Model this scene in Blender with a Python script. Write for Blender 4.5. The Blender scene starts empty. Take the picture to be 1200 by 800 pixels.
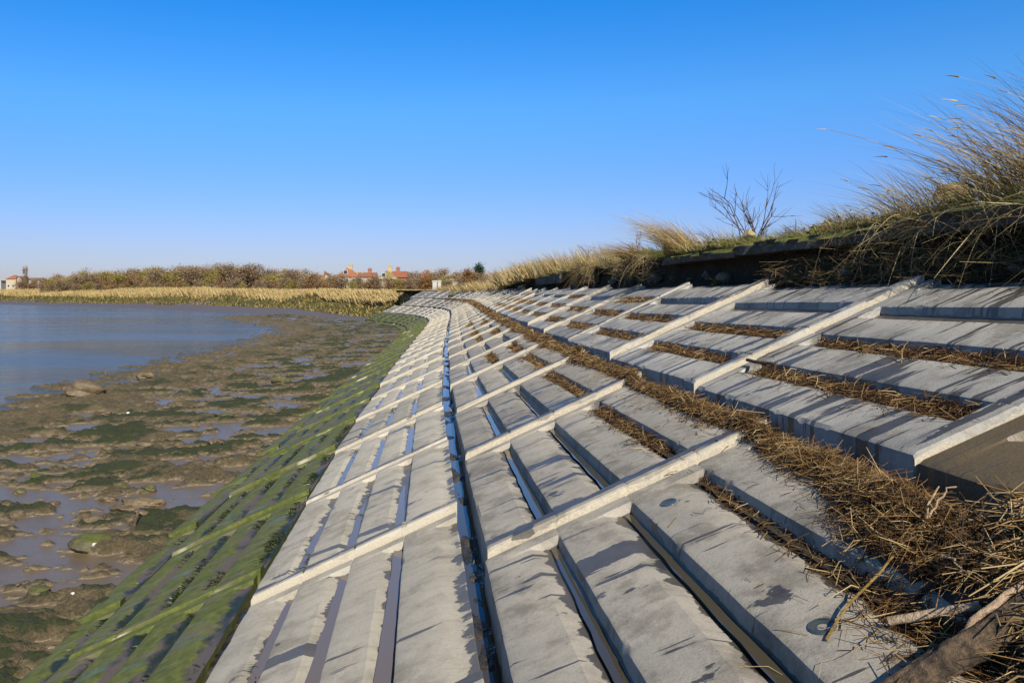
import bpy, math, random
import numpy as np
from mathutils import Vector
random.seed(7); rng = np.random.default_rng(7)
R = math.radians
SC = bpy.context.scene
COL = SC.collection
H = 1.6            # eye height above the slope (m); many sizes are multiples of it
E = 4.0            # eye level (m)
M = 0.46           # slope of the revetment
F, PX, PY = 950.0, 500.0, 341.0

# ---------------------------------------------------------------- helpers
def tag(o, label=None, cat=None, group=None, kind=None):
    if label: o['label'] = label
    if cat: o['category'] = cat
    if group: o['group'] = group
    if kind: o['kind'] = kind
    return o

def mesh(name, V, Fc, smooth=False, sharp=None, attrs=None):
    me = bpy.data.meshes.new(name)
    V = np.asarray(V, dtype=np.float32).reshape(-1, 3)
    if isinstance(Fc, np.ndarray):
        n, k = Fc.shape
        me.vertices.add(len(V)); me.vertices.foreach_set('co', V.ravel())
        me.loops.add(n * k); me.loops.foreach_set('vertex_index', Fc.astype(np.int32).ravel())
        me.polygons.add(n)
        me.polygons.foreach_set('loop_start', np.arange(0, n * k, k, dtype=np.int32))
        me.polygons.foreach_set('loop_total', np.full(n, k, dtype=np.int32))
    else:
        me.from_pydata([tuple(v) for v in V], [], Fc)
    me.update(calc_edges=True); me.validate()
    if smooth:
        me.polygons.foreach_set('use_smooth', [True] * len(me.polygons))
        if sharp: me.set_sharp_from_angle(angle=R(sharp))
    if attrs:
        for k_, a in attrs.items():
            at = me.attributes.new(k_, 'FLOAT', 'POINT')
            at.data.foreach_set('value', np.asarray(a, dtype=np.float32))
    return me

def obj(name, me, mat=None, parent=None, loc=None, rz=0.0):
    o = bpy.data.objects.new(name, me); COL.objects.link(o)
    if mat and not me.materials: me.materials.append(mat)
    if parent: o.parent = parent
    if loc is not None: o.location = loc
    if rz: o.rotation_euler = (0, 0, rz)
    return o

def empty(name, loc=(0, 0, 0), rz=0.0):
    o = bpy.data.objects.new(name, None); COL.objects.link(o)
    o.location = loc; o.rotation_euler = (0, 0, rz); o.empty_display_size = .2
    return o

def copy_tree(o, parent=None):
    c = o.copy(); COL.objects.link(c); c.parent = parent
    for ch in list(o.children): copy_tree(ch, c)
    return c

# value noise ------------------------------------------------------
def _h(ix, iy, s):
    ix = ix.astype(np.int64); iy = iy.astype(np.int64)
    n = (ix * 374761393 + iy * 668265263 + s * 974634777) & 0x7fffffff
    n = ((n ^ (n >> 13)) * 1274126177) & 0x7fffffff
    return ((n ^ (n >> 16)) & 0xffff) / 65535.0
def vn(x, y, s=0):
    x = np.asarray(x, float); y = np.asarray(y, float)
    ix, iy = np.floor(x), np.floor(y); fx, fy = x - ix, y - iy
    fx = fx * fx * (3 - 2 * fx); fy = fy * fy * (3 - 2 * fy)
    a, b = _h(ix, iy, s), _h(ix + 1, iy, s); c, d = _h(ix, iy + 1, s), _h(ix + 1, iy + 1, s)
    return (a + (b - a) * fx) * (1 - fy) + (c + (d - c) * fx) * fy
def fbm(x, y, s=0, oct=4, gain=.5):
    t = 0; a = 1; n = 0; x = np.asarray(x, float); y = np.asarray(y, float)
    for i in range(oct):
        t = t + a * (vn(x * .8 + y * .6, y * .8 - x * .6, s + i) - .5); n += a; a *= gain; x = x * 2.03 + 7.1; y = y * 2.03 + 3.7
    return t / n * 2
def sstep(a, b, x):
    t = np.clip((x - a) / (b - a), 0, 1); return t * t * (3 - 2 * t)

# shapes -----------------------------------------------------------
def tube(pts, rad, sides=8, caps=True, wob=0.0):
    pts = np.asarray(pts, float); n = len(pts); rad = np.broadcast_to(np.asarray(rad, float), (n,))
    V = []; Fc = []
    ref = np.array([.3, .2, 1.0]) if abs((pts[-1] - pts[0])[2]) < .8 * np.linalg.norm(pts[-1] - pts[0]) else np.array([1., .2, .1])
    for i in range(n):
        d = pts[min(i + 1, n - 1)] - pts[max(i - 1, 0)]; d = d / (np.linalg.norm(d) + 1e-9)
        u = np.cross(d, ref); u /= np.linalg.norm(u); v = np.cross(d, u)
        for k in range(sides):
            a = 2 * math.pi * k / sides
            r = rad[i] * (1 + wob * (random.random() - .5))
            V.append(pts[i] + r * (math.cos(a) * u + math.sin(a) * v))
    for i in range(n - 1):
        for k in range(sides):
            k2 = (k + 1) % sides
            Fc.append((i * sides + k, i * sides + k2, (i + 1) * sides + k2, (i + 1) * sides + k))
    if caps:
        Fc.append(tuple(range(sides))[::-1]); Fc.append(tuple(range((n - 1) * sides, n * sides)))
    return np.array(V), Fc
class MB:
    def __init__(s): s.V = []; s.F = []
    def add(s, V, Fc):
        b = len(s.V); s.V += [tuple(v) for v in V]; s.F += [tuple(i + b for i in f) for f in Fc]
    def box(s, x0, x1, y0, y1, z0, z1):
        s.add([(x0,y0,z0),(x1,y0,z0),(x1,y1,z0),(x0,y1,z0),(x0,y0,z1),(x1,y0,z1),(x1,y1,z1),(x0,y1,z1)],
              [(0,3,2,1),(4,5,6,7),(0,1,5,4),(1,2,6,5),(2,3,7,6),(3,0,4,7)])
    def mesh(s, name, **k): return mesh(name, s.V, s.F, **k)

def ribbons(root, d, bend, L, w, segs=4, taper=1.0, seed=0):
    """curved tapering blades; returns V, F(quads), tint"""
    r = np.random.default_rng(seed)
    root = np.asarray(root, float); N = len(root)
    L = np.broadcast_to(L, (N,)); w = np.broadcast_to(w, (N,))
    d = d / np.linalg.norm(d, axis=1, keepdims=True)
    side = np.cross(d, r.normal(size=(N, 3))); side /= np.linalg.norm(side, axis=1, keepdims=True) + 1e-9
    t = np.linspace(0, 1, segs + 1)
    P = root[:, None, :] + (d[:, None, :] * t[None, :, None] + bend[:, None, :] * (t ** 2)[None, :, None]) * L[:, None, None]
    W = (w[:, None] * (1 - taper * .92 * t[None, :] ** 1.4))[:, :, None] * side[:, None, :] * .5
    V = np.stack([P - W, P + W], axis=2).reshape(-1, 3)
    k = segs + 1; b = (np.arange(N) * k * 2)[:, None]; i = np.arange(segs)[None, :] * 2
    a = b + i
    Fc = np.stack([a, a + 1, a + 3, a + 2], axis=2).reshape(-1, 4)
    tint = np.repeat(r.random(N), k * 2)
    return V, Fc, tint

def straws(c, d, L, rad, sag=0.1, seed=0):
    """thin three-sided stems centred on c along d, slightly kinked"""
    r = np.random.default_rng(seed); N = len(c)
    L = np.broadcast_to(L, (N,)); rad = np.broadcast_to(rad, (N,))
    d = d / np.linalg.norm(d, axis=1, keepdims=True)
    u = np.cross(d, np.array([0.1, .2, 1.0])); u /= np.linalg.norm(u, axis=1, keepdims=True) + 1e-9
    v = np.cross(d, u)
    kink = (r.normal(size=(N, 3)) * sag) * L[:, None]; kink[:, 2] = np.abs(kink[:, 2]) * .5
    rings = []
    for t, rr in ((-.5, .8), (0, 1.0), (.5, .6)):
        p = c + d * (t * L)[:, None] + (kink if t == 0 else 0)
        for k in range(3):
            a = 2 * math.pi * k / 3
            rings.append(p + (u * math.cos(a) + v * math.sin(a)) * (rad * rr)[:, None])
    V = np.stack(rings, axis=1).reshape(-1, 3)
    b = (np.arange(N) * 9)[:, None]; f = []
    for q in (0, 3):
        for k in range(3):
            f.append(np.stack([b + q + k, b + q + (k + 1) % 3, b + q + 3 + (k + 1) % 3, b + q + 3 + k], axis=2))
    Fc = np.concatenate(f, axis=1).reshape(-1, 4)
    return V, Fc, np.repeat(r.random(N), 9)

def join(parts):
    V = []; Fc = []; T = []; b = 0
    for v, f, t in parts:
        V.append(v); Fc.append(f + b); T.append(t); b += len(v)
    return np.concatenate(V), np.concatenate(Fc), np.concatenate(T)

def lump(r, seed, sub=3, squash=(1, 1, .7), rough=.35, freq=1.3, cut=0):
    """irregular stone or clod, optionally with flat broken faces"""
    import bmesh
    bm = bmesh.new(); bmesh.ops.create_icosphere(bm, subdivisions=sub, radius=1)
    rr = random.Random(seed); planes = [(Vector((rr.gauss(0,1), rr.gauss(0,1), rr.gauss(0,1))).normalized(), rr.uniform(.35, .68)) for _ in range(cut)]
    for v in bm.verts:
        p = v.co.copy()
        n = float(fbm(p.x * freq + seed * 3.1 + p.z * 1.7, p.y * freq + p.z * 1.1 + seed, seed, 4))
        p *= 1 + rough * n
        for nn, dd in planes:
            e = p.dot(nn) - dd
            if e > 0: p -= nn * e * .95
        v.co = Vector((p.x * squash[0], p.y * squash[1], p.z * squash[2])) * r
    V = [tuple(v.co) for v in bm.verts]; Fc = [tuple(v.index for v in f.verts) for f in bm.faces]; bm.free()
    return V, Fc

# ---------------------------------------------------------------- node helper
class NT:
    def __init__(s, name):
        s.m = bpy.data.materials.new(name); s.m.use_nodes = True; s.t = s.m.node_tree; s.t.nodes.clear()
        s.out = s.n('ShaderNodeOutputMaterial'); s.b = s.n('ShaderNodeBsdfPrincipled')
        s.t.links.new(s.b.outputs[0], s.out.inputs[0])
    def n(s, t, **k):
        x = s.t.nodes.new(t)
        for a, b in k.items(): setattr(x, a, b)
        return x
    def put(s, sock, v):
        if isinstance(v, bpy.types.NodeSocket): s.t.links.new(v, sock)
        elif v is not None:
            if sock.type == 'RGBA' and len(v) == 3: v = (*v, 1)
            sock.default_value = v
    def math(s, op, a, b=0.0, c=None, clamp=False):
        x = s.n('ShaderNodeMath', operation=op, use_clamp=clamp); s.put(x.inputs[0], a); s.put(x.inputs[1], b)
        if c is not None: s.put(x.inputs[2], c)
        return x.outputs[0]
    def mix(s, f, a, b):
        x = s.n('ShaderNodeMix', data_type='RGBA'); s.put(x.inputs[0], f); s.put(x.inputs[6], a); s.put(x.inputs[7], b); return x.outputs[2]
    def mul(s, f, a, b):
        x = s.n('ShaderNodeMix', data_type='RGBA', blend_type='MULTIPLY'); s.put(x.inputs[0], f); s.put(x.inputs[6], a); s.put(x.inputs[7], b); return x.outputs[2]
    def rng(s, v, a, b, c=0.0, d=1.0, smooth=True):
        x = s.n('ShaderNodeMapRange'); x.interpolation_type = 'SMOOTHSTEP' if smooth else 'LINEAR'
        s.put(x.inputs[0], v)
        for i, q in enumerate((a, b, c, d)): s.put(x.inputs[i + 1], q)
        return x.outputs[0]
    def coord(s, which='Object'): return s.n('ShaderNodeTexCoord').outputs[which]
    def map(s, v, scale=(1, 1, 1), loc=(0, 0, 0), rot=(0, 0, 0)):
        x = s.n('ShaderNodeMapping'); s.put(x.inputs[0], v); x.inputs['Scale'].default_value = scale
        s.put(x.inputs['Location'], loc); x.inputs['Rotation'].default_value = rot; return x.outputs[0]
    def noise(s, v, scale=1.0, detail=4, rough=.55, w=None):
        x = s.n('ShaderNodeTexNoise'); 
        if w is not None: x.noise_dimensions = '4D'; s.put(x.inputs['W'], w)
        s.put(x.inputs['Vector'], v); x.inputs['Scale'].default_value = scale
        x.inputs['Detail'].default_value = detail; x.inputs['Roughness'].default_value = rough
        return x.outputs[0]
    def attr(s, name):
        x = s.n('ShaderNodeAttribute', attribute_name=name); return x.outputs['Fac']
    def ramp(s, f, stops):
        x = s.n('ShaderNodeValToRGB'); s.put(x.inputs[0], f); el = x.color_ramp.elements
        while len(el) < len(stops): el.new(.5)
        for e, (p, c) in zip(el, stops): e.position = p; e.color = (*c, 1)
        return x.outputs[0]
    def bump(s, h, strength=.3, dist=.02):
        x = s.n('ShaderNodeBump'); x.inputs['Strength'].default_value = strength; x.inputs['Distance'].default_value = dist
        s.put(x.inputs['Height'], h); s.put(s.b.inputs['Normal'], x.outputs[0]); return x
    def set(s, **k):
        names = dict(col='Base Color', rough='Roughness', spec='Specular IOR Level', ior='IOR', sss='Subsurface Weight', trans='Transmission Weight')
        for a, v in k.items(): s.put(s.b.inputs[names[a]], v)
        return s.m

# ---------------------------------------------------------------- materials
def concrete(name, dry_a, dry_b, wet_amt, algae=0.0, mud=0.0, streak=.8, rim=.7, dark_noise=.5):
    t = NT(name); oc = t.coord()
    info = t.n('ShaderNodeObjectInfo').outputs['Random']; W = t.math('MULTIPLY', info, 91.0)
    rec = t.attr('rec'); near = t.attr('near'); edge = t.attr('edge')
    big = t.noise(oc, 1.3, 5, .6, W); mid = t.noise(oc, 9, 5, .65, W); fine = t.noise(oc, 90, 3, .6, W)
    str_ = t.noise(t.map(oc, (1.2, 9, 1.2)), 1.6, 5, .6, W)         # faint run-off lines down the slope
    c = t.mix(t.rng(big, .3, .7), dry_a, dry_b)
    c = t.mul(t.rng(mid, .42, .72, 0, dark_noise), c, (.62, .61, .59))
    c = t.mul(t.rng(str_, .5, .72, 0, .55), c, (.66, .64, .60))
    c = t.mul(t.rng(fine, .48, .74, 0, .45), c, (.55, .54, .52))
    sp1 = t.noise(oc, 210, 2, .5, W); c = t.mul(t.rng(sp1, .58, .72, 0, .35), c, (.5, .49, .47)); c = t.mix(t.rng(sp1, .40, .30, 0, .2), c, (.6, .58, .53))
    vor = t.n('ShaderNodeTexVoronoi'); vor.inputs['Scale'].default_value = 26; t.put(vor.inputs['Vector'], oc)
    pore = t.rng(vor.outputs['Distance'], .05, .12, 1, 0)
    pore = t.math('MULTIPLY', pore, t.rng(t.noise(oc, 5, 2, .5, W), .55, .68))
    c = t.mul(t.math('MULTIPLY', pore, .5), c, (.3, .29, .27))
    tone = t.rng(info, 0, 1, .74, 1.10, False)
    x = t.n('ShaderNodeMix', data_type='RGBA', blend_type='MULTIPLY'); x.inputs[0].default_value = 1
    cmb = t.n('ShaderNodeCombineColor'); [t.put(cmb.inputs[i], tone) for i in range(3)]
    t.put(x.inputs[6], c); t.put(x.inputs[7], cmb.outputs[0]); c = x.outputs[2]
    # edge mask: sunlit cream painted into the colour of the near end faces
    blot = t.noise(oc, 2.6, 6, .7, t.math('ADD', W, 41.0)); c = t.mul(t.rng(blot, .48, .62, 0, min(1, dark_noise * 1.5)), c, (.52, .505, .48))
    c = t.mix(t.math('MULTIPLY', t.rng(t.noise(oc, 3.7, 5, .7, t.math('ADD', W, 51.0)), .58, .72), .5), c, (.30, .235, .16))
    c = t.mix(t.math('MULTIPLY', edge, t.rng(mid, .3, .6, .55, .95)), c, t.mix(t.rng(fine, .4, .6), (.51, .445, .335), (.40, .35, .265)))
    # wet marks: puddled foot of every riser, overflow at the near rim, run-off streaks
    n1 = t.noise(t.map(oc, (4, 6, 4)), 1.0, 6, .62, W)
    wet = t.rng(t.math('ADD', rec, t.math('MULTIPLY_ADD', n1, .8, -.4)), .84, .87)
    n2 = t.noise(t.map(oc, (5, 9, 5)), 1.2, 4, .6, t.math('ADD', W, 7.0))
    wn = t.math('ADD', near, t.math('MULTIPLY_ADD', n2, 1.1, -.55))
    wet = t.math('MAXIMUM', wet, t.rng(wn, rim, rim + .03))
    s1 = t.noise(t.map(oc, (1.1, 12, 1.1)), 1.0, 4, .6, t.math('ADD', W, 13.0))
    s2 = t.noise(oc, 1.5, 2, .5, t.math('ADD', W, 23.0))
    sv = t.math('MULTIPLY_ADD', s2, .38, s1)
    wet = t.math('MAXIMUM', wet, t.rng(sv, streak, streak + .02))
    pat = t.noise(t.map(oc, (1.3, 2.2, 1.3)), 1.6, 6, .62, t.math('ADD', W, 71.0)); wet = t.math('MAXIMUM', wet, t.rng(pat, .635, .655))
    flow = t.attr('flow'); wet = t.math('MAXIMUM', wet, t.rng(t.math('ADD', flow, t.math('MULTIPLY_ADD', n2, 1.0, -.5)), .50, .53))
    wet = t.math('MULTIPLY', wet, wet_amt, clamp=True)
    wet = t.math('MULTIPLY', wet, t.math('SUBTRACT', 1.0, t.math('MULTIPLY', edge, .9)))
    c = t.mul(wet, c, (.25, .235, .215))
    rough = t.rng(wet, 0, 1, .86, .40)
    if mud > 0:
        mm = t.rng(t.math('ADD', mid, t.math('MULTIPLY', big, .6)), .55 - mud * .5, .85 - mud * .5)
        c = t.mix(mm, c, t.mix(fine, (.05, .036, .018), (.15, .11, .06)))
        rough = t.math('MULTIPLY', rough, .9)
    if algae > 0:
        an = t.noise(t.map(oc, (2.2, 1.0, 2)), 1.6, 6, .62, W); an2 = t.noise(oc, 14, 5, .7, W)
        a = t.rng(t.math('MULTIPLY_ADD', an2, .35, an), .62 - .55 * algae, .86 - .55 * algae)
        a = t.math('MULTIPLY', a, t.math('SUBTRACT', 1.0, t.math('MULTIPLY', edge, t.rng(t.noise(oc, 1.7, 3, .5, t.math('ADD', W, 61.0)), .57, .66))))
        g = t.ramp(t.math('MULTIPLY_ADD', an2, .6, t.math('MULTIPLY', mid, .4)), [(.28, (.020, .028, .007)), (.44, (.066, .080, .013)), (.58, (.115, .128, .022)), (.76, (.19, .18, .06))])
        g = t.mix(t.math('MULTIPLY', t.rng(t.noise(t.map(oc, (1, 3, 1)), 2.0, 4, .6, t.math('ADD', W, 3.0)), .48, .62), .55), g, (.135, .115, .075))
        c = t.mix(a, c, g)
        slime = t.math('MULTIPLY', t.rng(t.math('ADD', rec, t.math('MULTIPLY_ADD', n1, .9, -.45)), .62, .74), min(1, algae * 1.2))
        c = t.mix(slime, c, t.mix(t.rng(an, .45, .6), (.10, .074, .058), (.014, .020, .007)))
        rough = t.mix(slime, rough, (.55, .55, .55))
    hgt = t.math('ADD', t.math('MULTIPLY', mid, .35), t.math('MULTIPLY', fine, .35))
    hgt = t.math('SUBTRACT', hgt, t.math('MULTIPLY', pore, .6))
    hgt = t.math('MULTIPLY', hgt, t.rng(wet, 0, 1, 1, .35))
    t.bump(hgt, .5, .012)
    return t.set(col=c, rough=rough, spec=.4)

C_UP = concrete('pale_grey_concrete', (.46, .43, .38), (.355, .338, .305), 1.0, streak=.745, rim=.70)
C_MID = concrete('grey_concrete', (.43, .385, .315), (.335, .302, .255), 1.0, streak=.80, rim=.56)
C_LOW = concrete('warm_concrete', (.52, .465, .375), (.44, .40, .325), .95, streak=.84, rim=.62, dark_noise=.35)
C_GREEN = concrete('algae_concrete', (.36, .33, .24), (.30, .27, .19), .9, algae=.92, streak=.8, rim=.8)
C_MUD = concrete('muddy_concrete', (.2, .17, .12), (.16, .13, .09), .9, mud=.75, streak=.78)

def mat_wetmud():
    t = NT('wet_mud'); g = t.coord()
    wet = t.attr('wet'); alg = t.attr('alg')
    n = t.noise(g, 3.0, 6, .65); f = t.noise(g, 22, 5, .7)
    dry = t.ramp(t.math('MULTIPLY_ADD', f, .6, t.math('MULTIPLY', n, .4)), [(.30, (.036, .026, .011)), (.5, (.115, .085, .038)), (.68, (.24, .185, .095))])
    wc = t.mix(n, (.10, .073, .045), (.165, .12, .07))
    c = t.mix(wet, dry, wc)
    ga = t.rng(t.math('ADD', alg, t.math('MULTIPLY_ADD', f, .9, -.45)), .48, .62)
    c = t.mix(ga, c, t.mix(f, (.012, .018, .005), (.055, .066, .012)))
    r = t.rng(t.math('SUBTRACT', wet, ga), 0, 1, .8, .30)
    hgt = t.math('MULTIPLY', t.math('ADD', t.math('MULTIPLY', n, .5), f), t.rng(wet, 0, 1, 1, .12))
    t.bump(hgt, 1.0, .09)
    return t.set(col=c, rough=r, spec=.5)
MUD = mat_wetmud()

def mat_joint():
    t = NT('joint_sludge'); g = t.coord()
    n = t.noise(g, 7, 5, .65); f = t.noise(g, 34, 4, .6)
    c = t.ramp(n, [(.35, (.014, .013, .012)), (.55, (.04, .033, .027)), (.7, (.10, .08, .06))])
    t.bump(t.math('MULTIPLY_ADD', f, .3, n), .8, .05)
    return t.set(col=c, rough=t.rng(n, .45, .6, .06, .6))
JOINT = mat_joint()

def mat_water(name, base, rough, sx, bump, dist, spec=.5):
    t = NT(name); g = t.coord()
    n = t.noise(t.map(g, sx), 1.0, 5, .6)
    n2 = t.noise(t.map(g, (.045, .11, 1)), 1.0, 3, .5)
    c = t.mix(t.rng(n2, .4, .65), base, tuple(v * 1.25 for v in base))
    t.bump(n, bump, dist)
    n3 = t.noise(t.map(g, (.03, .16, 1)), 1.0, 4, .6)
    m = t.set(col=c, rough=t.rng(n3, .35, .65, rough, rough * (3.2 if dist > .1 else 1)), ior=1.33, spec=spec); return m
RIVER = mat_water('river_water', (.045, .058, .075), .06, (.8, 2.8, 1), 1.0, .30)
PUDDLE = mat_water('puddle_water', (.05, .042, .026), .03, (3, 3, 1), .06, .01)
SILTY = mat_water('silty_puddle', (.14, .112, .095), .10, (3, 3, 1), .08, .01)

def mat_tint(name, stops, rough=.75, coarse=0.0, sss=False, spec=.25):
    t = NT(name); a = t.attr('tint')
    inf = t.n('ShaderNodeObjectInfo').outputs['Random']
    v = t.math('ADD', a, t.math('MULTIPLY_ADD', t.noise(t.coord(), .35, 3), coarse, -coarse * .5))
    c = t.ramp(v, stops)
    if sss:
        # thin leaves and stems let some light through
        tr = t.n('ShaderNodeBsdfTranslucent'); t.put(tr.inputs[0], c)
        mx = t.n('ShaderNodeMixShader'); mx.inputs[0].default_value = .28
        t.t.links.new(t.b.outputs[0], mx.inputs[1]); t.t.links.new(tr.outputs[0], mx.inputs[2]); t.t.links.new(mx.outputs[0], t.out.inputs[0])
    return t.set(col=c, rough=rough, spec=spec)
STRAW = mat_tint('wet_straw', [(0, (.010, .006, .003)), (.40, (.045, .022, .008)), (.70, (.125, .063, .021)), (.90, (.245, .143, .05)), (1, (.46, .34, .17))], .6)
STRAW_DARK = mat_tint('dark_wrack', [(0, (.008, .006, .004)), (.5, (.035, .022, .011)), (.82, (.13, .078, .03)), (1, (.45, .33, .16))], .5)
G_DRY = mat_tint('dry_grass', [(0, (.13, .085, .035)), (.4, (.30, .21, .09)), (.75, (.44, .34, .165)), (1, (.56, .47, .27))], .7, sss=True)
G_GOLD = mat_tint('golden_grass', [(0, (.22, .14, .045)), (.5, (.42, .29, .11)), (1, (.60, .46, .22))], .65, sss=True)
G_BROWN = mat_tint('brown_grass', [(0, (.08, .05, .02)), (.5, (.25, .165, .07)), (1, (.46, .34, .17))], .75, sss=True)
G_GREEN = mat_tint('green_turf', [(0, (.05, .065, .01)), (.45, (.13, .15, .022)), (.75, (.22, .21, .05)), (1, (.36, .28, .11))], .7, sss=True)
LEAF = mat_tint('bramble_leaf', [(0, (.03, .055, .01)), (.6, (.09, .13, .02)), (.85, (.17, .16, .03)), (1, (.25, .09, .03))], .5, sss=True)
REED = mat_tint('reed_bed', [(0, (.19, .125, .045)), (.5, (.38, .27, .105)), (1, (.52, .40, .19))], .8, coarse=.6)
MARSH_PLANT = mat_tint('saltmarsh_plants', [(0, (.03, .034, .008)), (.4, (.085, .082, .017)), (.7, (.20, .145, .05)), (1, (.32, .23, .09))], .85, coarse=.5)

def mat_wood(name, a, b, scale=30, rough=.8):
    t = NT(name); oc = t.coord()
    n = t.noise(oc, scale, 6, .7); m = t.noise(oc, scale * .2, 4, .6)
    t.bump(n, 1.0, .025)
    return t.set(col=t.mix(t.rng(t.math('MULTIPLY_ADD', n, .6, t.math('MULTIPLY', m, .4)), .35, .65), a, b), rough=rough)
BARK = mat_wood('rotten_bark', (.018, .012, .007), (.16, .105, .06), 34)
STICK = mat_wood('bleached_stick', (.30, .19, .11), (.52, .39, .26), 26)
STICK_ORANGE = mat_wood('peeled_orange_stick', (.36, .14, .03), (.62, .44, .22), 14)
STICK_DARK = mat_wood('dark_stick', (.02, .013, .008), (.09, .05, .025), 24)
TWIG = mat_wood('twig_bark', (.05, .03, .018), (.13, .08, .045), 30)

def mat_stone(name, a, b, moss=0.0, rough=.85, scale=6, mc=((.035, .042, .008), (.12, .125, .02))):
    t = NT(name); oc = t.coord()
    n = t.noise(oc, scale, 6, .65); f = t.noise(oc, scale * 6, 5, .7)
    c = t.mix(t.rng(t.math('MULTIPLY_ADD', f, .5, t.math('MULTIPLY', n, .5)), .32, .68), a, b)
    if moss:
        nz = t.n('ShaderNodeNewGeometry').outputs['Normal']; sp = t.n('ShaderNodeSeparateXYZ'); t.put(sp.inputs[0], nz)
        k = t.rng(t.math('MULTIPLY_ADD', n, .8, t.math('MULTIPLY', sp.outputs[2], .8)), 1.05 - moss * .5, 1.2 - moss * .5)
        c = t.mix(k, c, t.mix(f, *mc))
        y = t.rng(t.noise(oc, 11, 3, .5), .66, .7); c = t.mix(t.math('MULTIPLY', y, moss), c, (.42, .27, .02))
    t.bump(t.math('MULTIPLY_ADD', f, .4, n), .7, .03)
    return t.set(col=c, rough=rough)
CAP = mat_stone('old_capping_concrete', (.03, .026, .019), (.115, .098, .07), moss=.62, scale=4, mc=((.07, .085, .01), (.26, .26, .04)))
ROCK = mat_stone('yellow_rubble', (.24, .18, .09), (.46, .37, .20), scale=5)
ROCK_D = mat_stone('dark_rubble', (.05, .044, .032), (.19, .16, .11), moss=.35, scale=5)
CLOD = mat_stone('mud_clod', (.06, .042, .022), (.18, .13, .07), scale=5, rough=.6)
CLOD_G = mat_stone('green_mud_clod', (.04, .036, .016), (.12, .10, .045), moss=.12, scale=5, rough=.7)
PEBBLE = mat_stone('white_stone', (.5, .47, .4), (.68, .66, .6), scale=8)
OCHRE = mat_stone('ochre_stone', (.28, .16, .05), (.5, .34, .14), scale=8)

def mat_earth(name, stops, s1=2.0, s2=14, rough=.95):
    t = NT(name); g = t.coord()
    v = t.math('MULTIPLY_ADD', t.noise(g, s1, 5, .6), .5, t.math('MULTIPLY', t.noise(g, s2, 5, .7), .5))
    t.bump(v, .8, .08)
    return t.set(col=t.ramp(v, stops), rough=rough, spec=.2)
EARTH = mat_earth('bank_soil', [(.3, (.016, .011, .006)), (.55, (.05, .035, .018)), (.75, (.10, .07, .035))])
TURF = mat_earth('turf_soil', [(.3, (.05, .042, .012)), (.5, (.11, .095, .03)), (.75, (.22, .16, .065))])

def mat_marsh():
    t = NT('marsh_ground'); g = t.coord(); k = t.attr('bank')
    n = t.noise(t.map(g, (.05, .05, .3)), 1.0, 5, .6); f = t.noise(g, .7, 5, .7)
    v = t.math('MULTIPLY_ADD', f, .5, t.math('MULTIPLY', n, .5))
    mud = t.mix(v, (.085, .066, .055), (.14, .105, .08))
    veg = t.ramp(v, [(.35, (.03, .034, .008)), (.5, (.075, .068, .018)), (.65, (.15, .11, .04))])
    gold = t.ramp(v, [(.3, (.16, .11, .04)), (.7, (.34, .25, .11))])
    kk = t.math('ADD', k, t.math('MULTIPLY_ADD', v, .5, -.25))
    c = t.mix(t.rng(kk, .18, .32), mud, veg); c = t.mix(t.rng(kk, .85, 1.0), c, gold)
    t.bump(v, .6, .3)
    return t.set(col=c, rough=t.rng(kk, .1, .3, .55, .95), spec=.3)
MARSH = mat_marsh()

def flat(name, c, rough=.8, var=.15, scale=3):
    t = NT(name); n = t.noise(t.coord(), scale, 4, .6)
    return t.set(col=t.mix(n, tuple(v * (1 - var) for v in c), tuple(min(1, v * (1 + var)) for v in c)), rough=rough)
W_CREAM = flat('cream_render', (.42, .355, .24)); W_WHITE = flat('white_render', (.42, .40, .36)); W_GREYW = flat('grey_render', (.42, .40, .36))
R_ORANGE = flat('orange_tiles', (.27, .10, .05), scale=2); R_OLIVE = flat('mossy_tiles', (.20, .15, .055), scale=2); R_BROWN = flat('brown_tiles', (.20, .10, .055), scale=2)
R_RED = flat('red_tiles', (.25, .085, .045), scale=2)
BRICK = flat('red_brick', (.26, .115, .065)); CHIM = flat('cream_chimney', (.42, .31, .16)); WINF = flat('white_window_frame', (.75, .75, .73))
GLASS = flat('dark_pane', (.03, .035, .045), .1)

REEDM = mat_wood('ochre_reed', (.17, .10, .02), (.40, .27, .07), 40)
SOCK = flat('dark_wet_steel', (.05, .06, .06), .08)
WEED = mat_tint('groove_weed', [(0, (.006, .01, .003)), (.6, (.022, .034, .006)), (1, (.07, .08, .015))], .4)
# ---------------------------------------------------------------- the wall's line along the river
_s = np.linspace(-10 * H, 75 * H, 3401)
_o = np.interp(_s / H, [-10, 7, 14, 22, 31, 38, 43, 47, 52, 56, 75], [0, 0, .16, .42, .75, .93, .70, .10, -1.35, -3.0, -12]) * H
_k = np.exp(-np.linspace(-2, 2, 161) ** 2); _k /= _k.sum()
_o = np.convolve(np.pad(_o, 80, mode='edge'), _k, mode='valid')
_o = _o - np.interp(0, _s, _o)
_th = np.arctan(np.gradient(_o, _s))
_cy = np.concatenate([[0], np.cumsum(np.cos(_th[:-1]) * np.diff(_s))]); _cy -= np.interp(0, _s, _cy)
_cx = np.concatenate([[0], np.cumsum(np.sin(_th[:-1]) * np.diff(_s))]); _cx -= np.interp(0, _s, _cx)
_dth = np.gradient(_th, _s)
def WXY(s, x):
    s = np.asarray(s, float); x = np.asarray(x, float)
    th = np.interp(s, _s, _th)
    return np.interp(s, _s, _cx) + x * np.cos(th), np.interp(s, _s, _cy) - x * np.sin(th)
def plane_z(x): return E - H + M * np.asarray(x, float)

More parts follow.
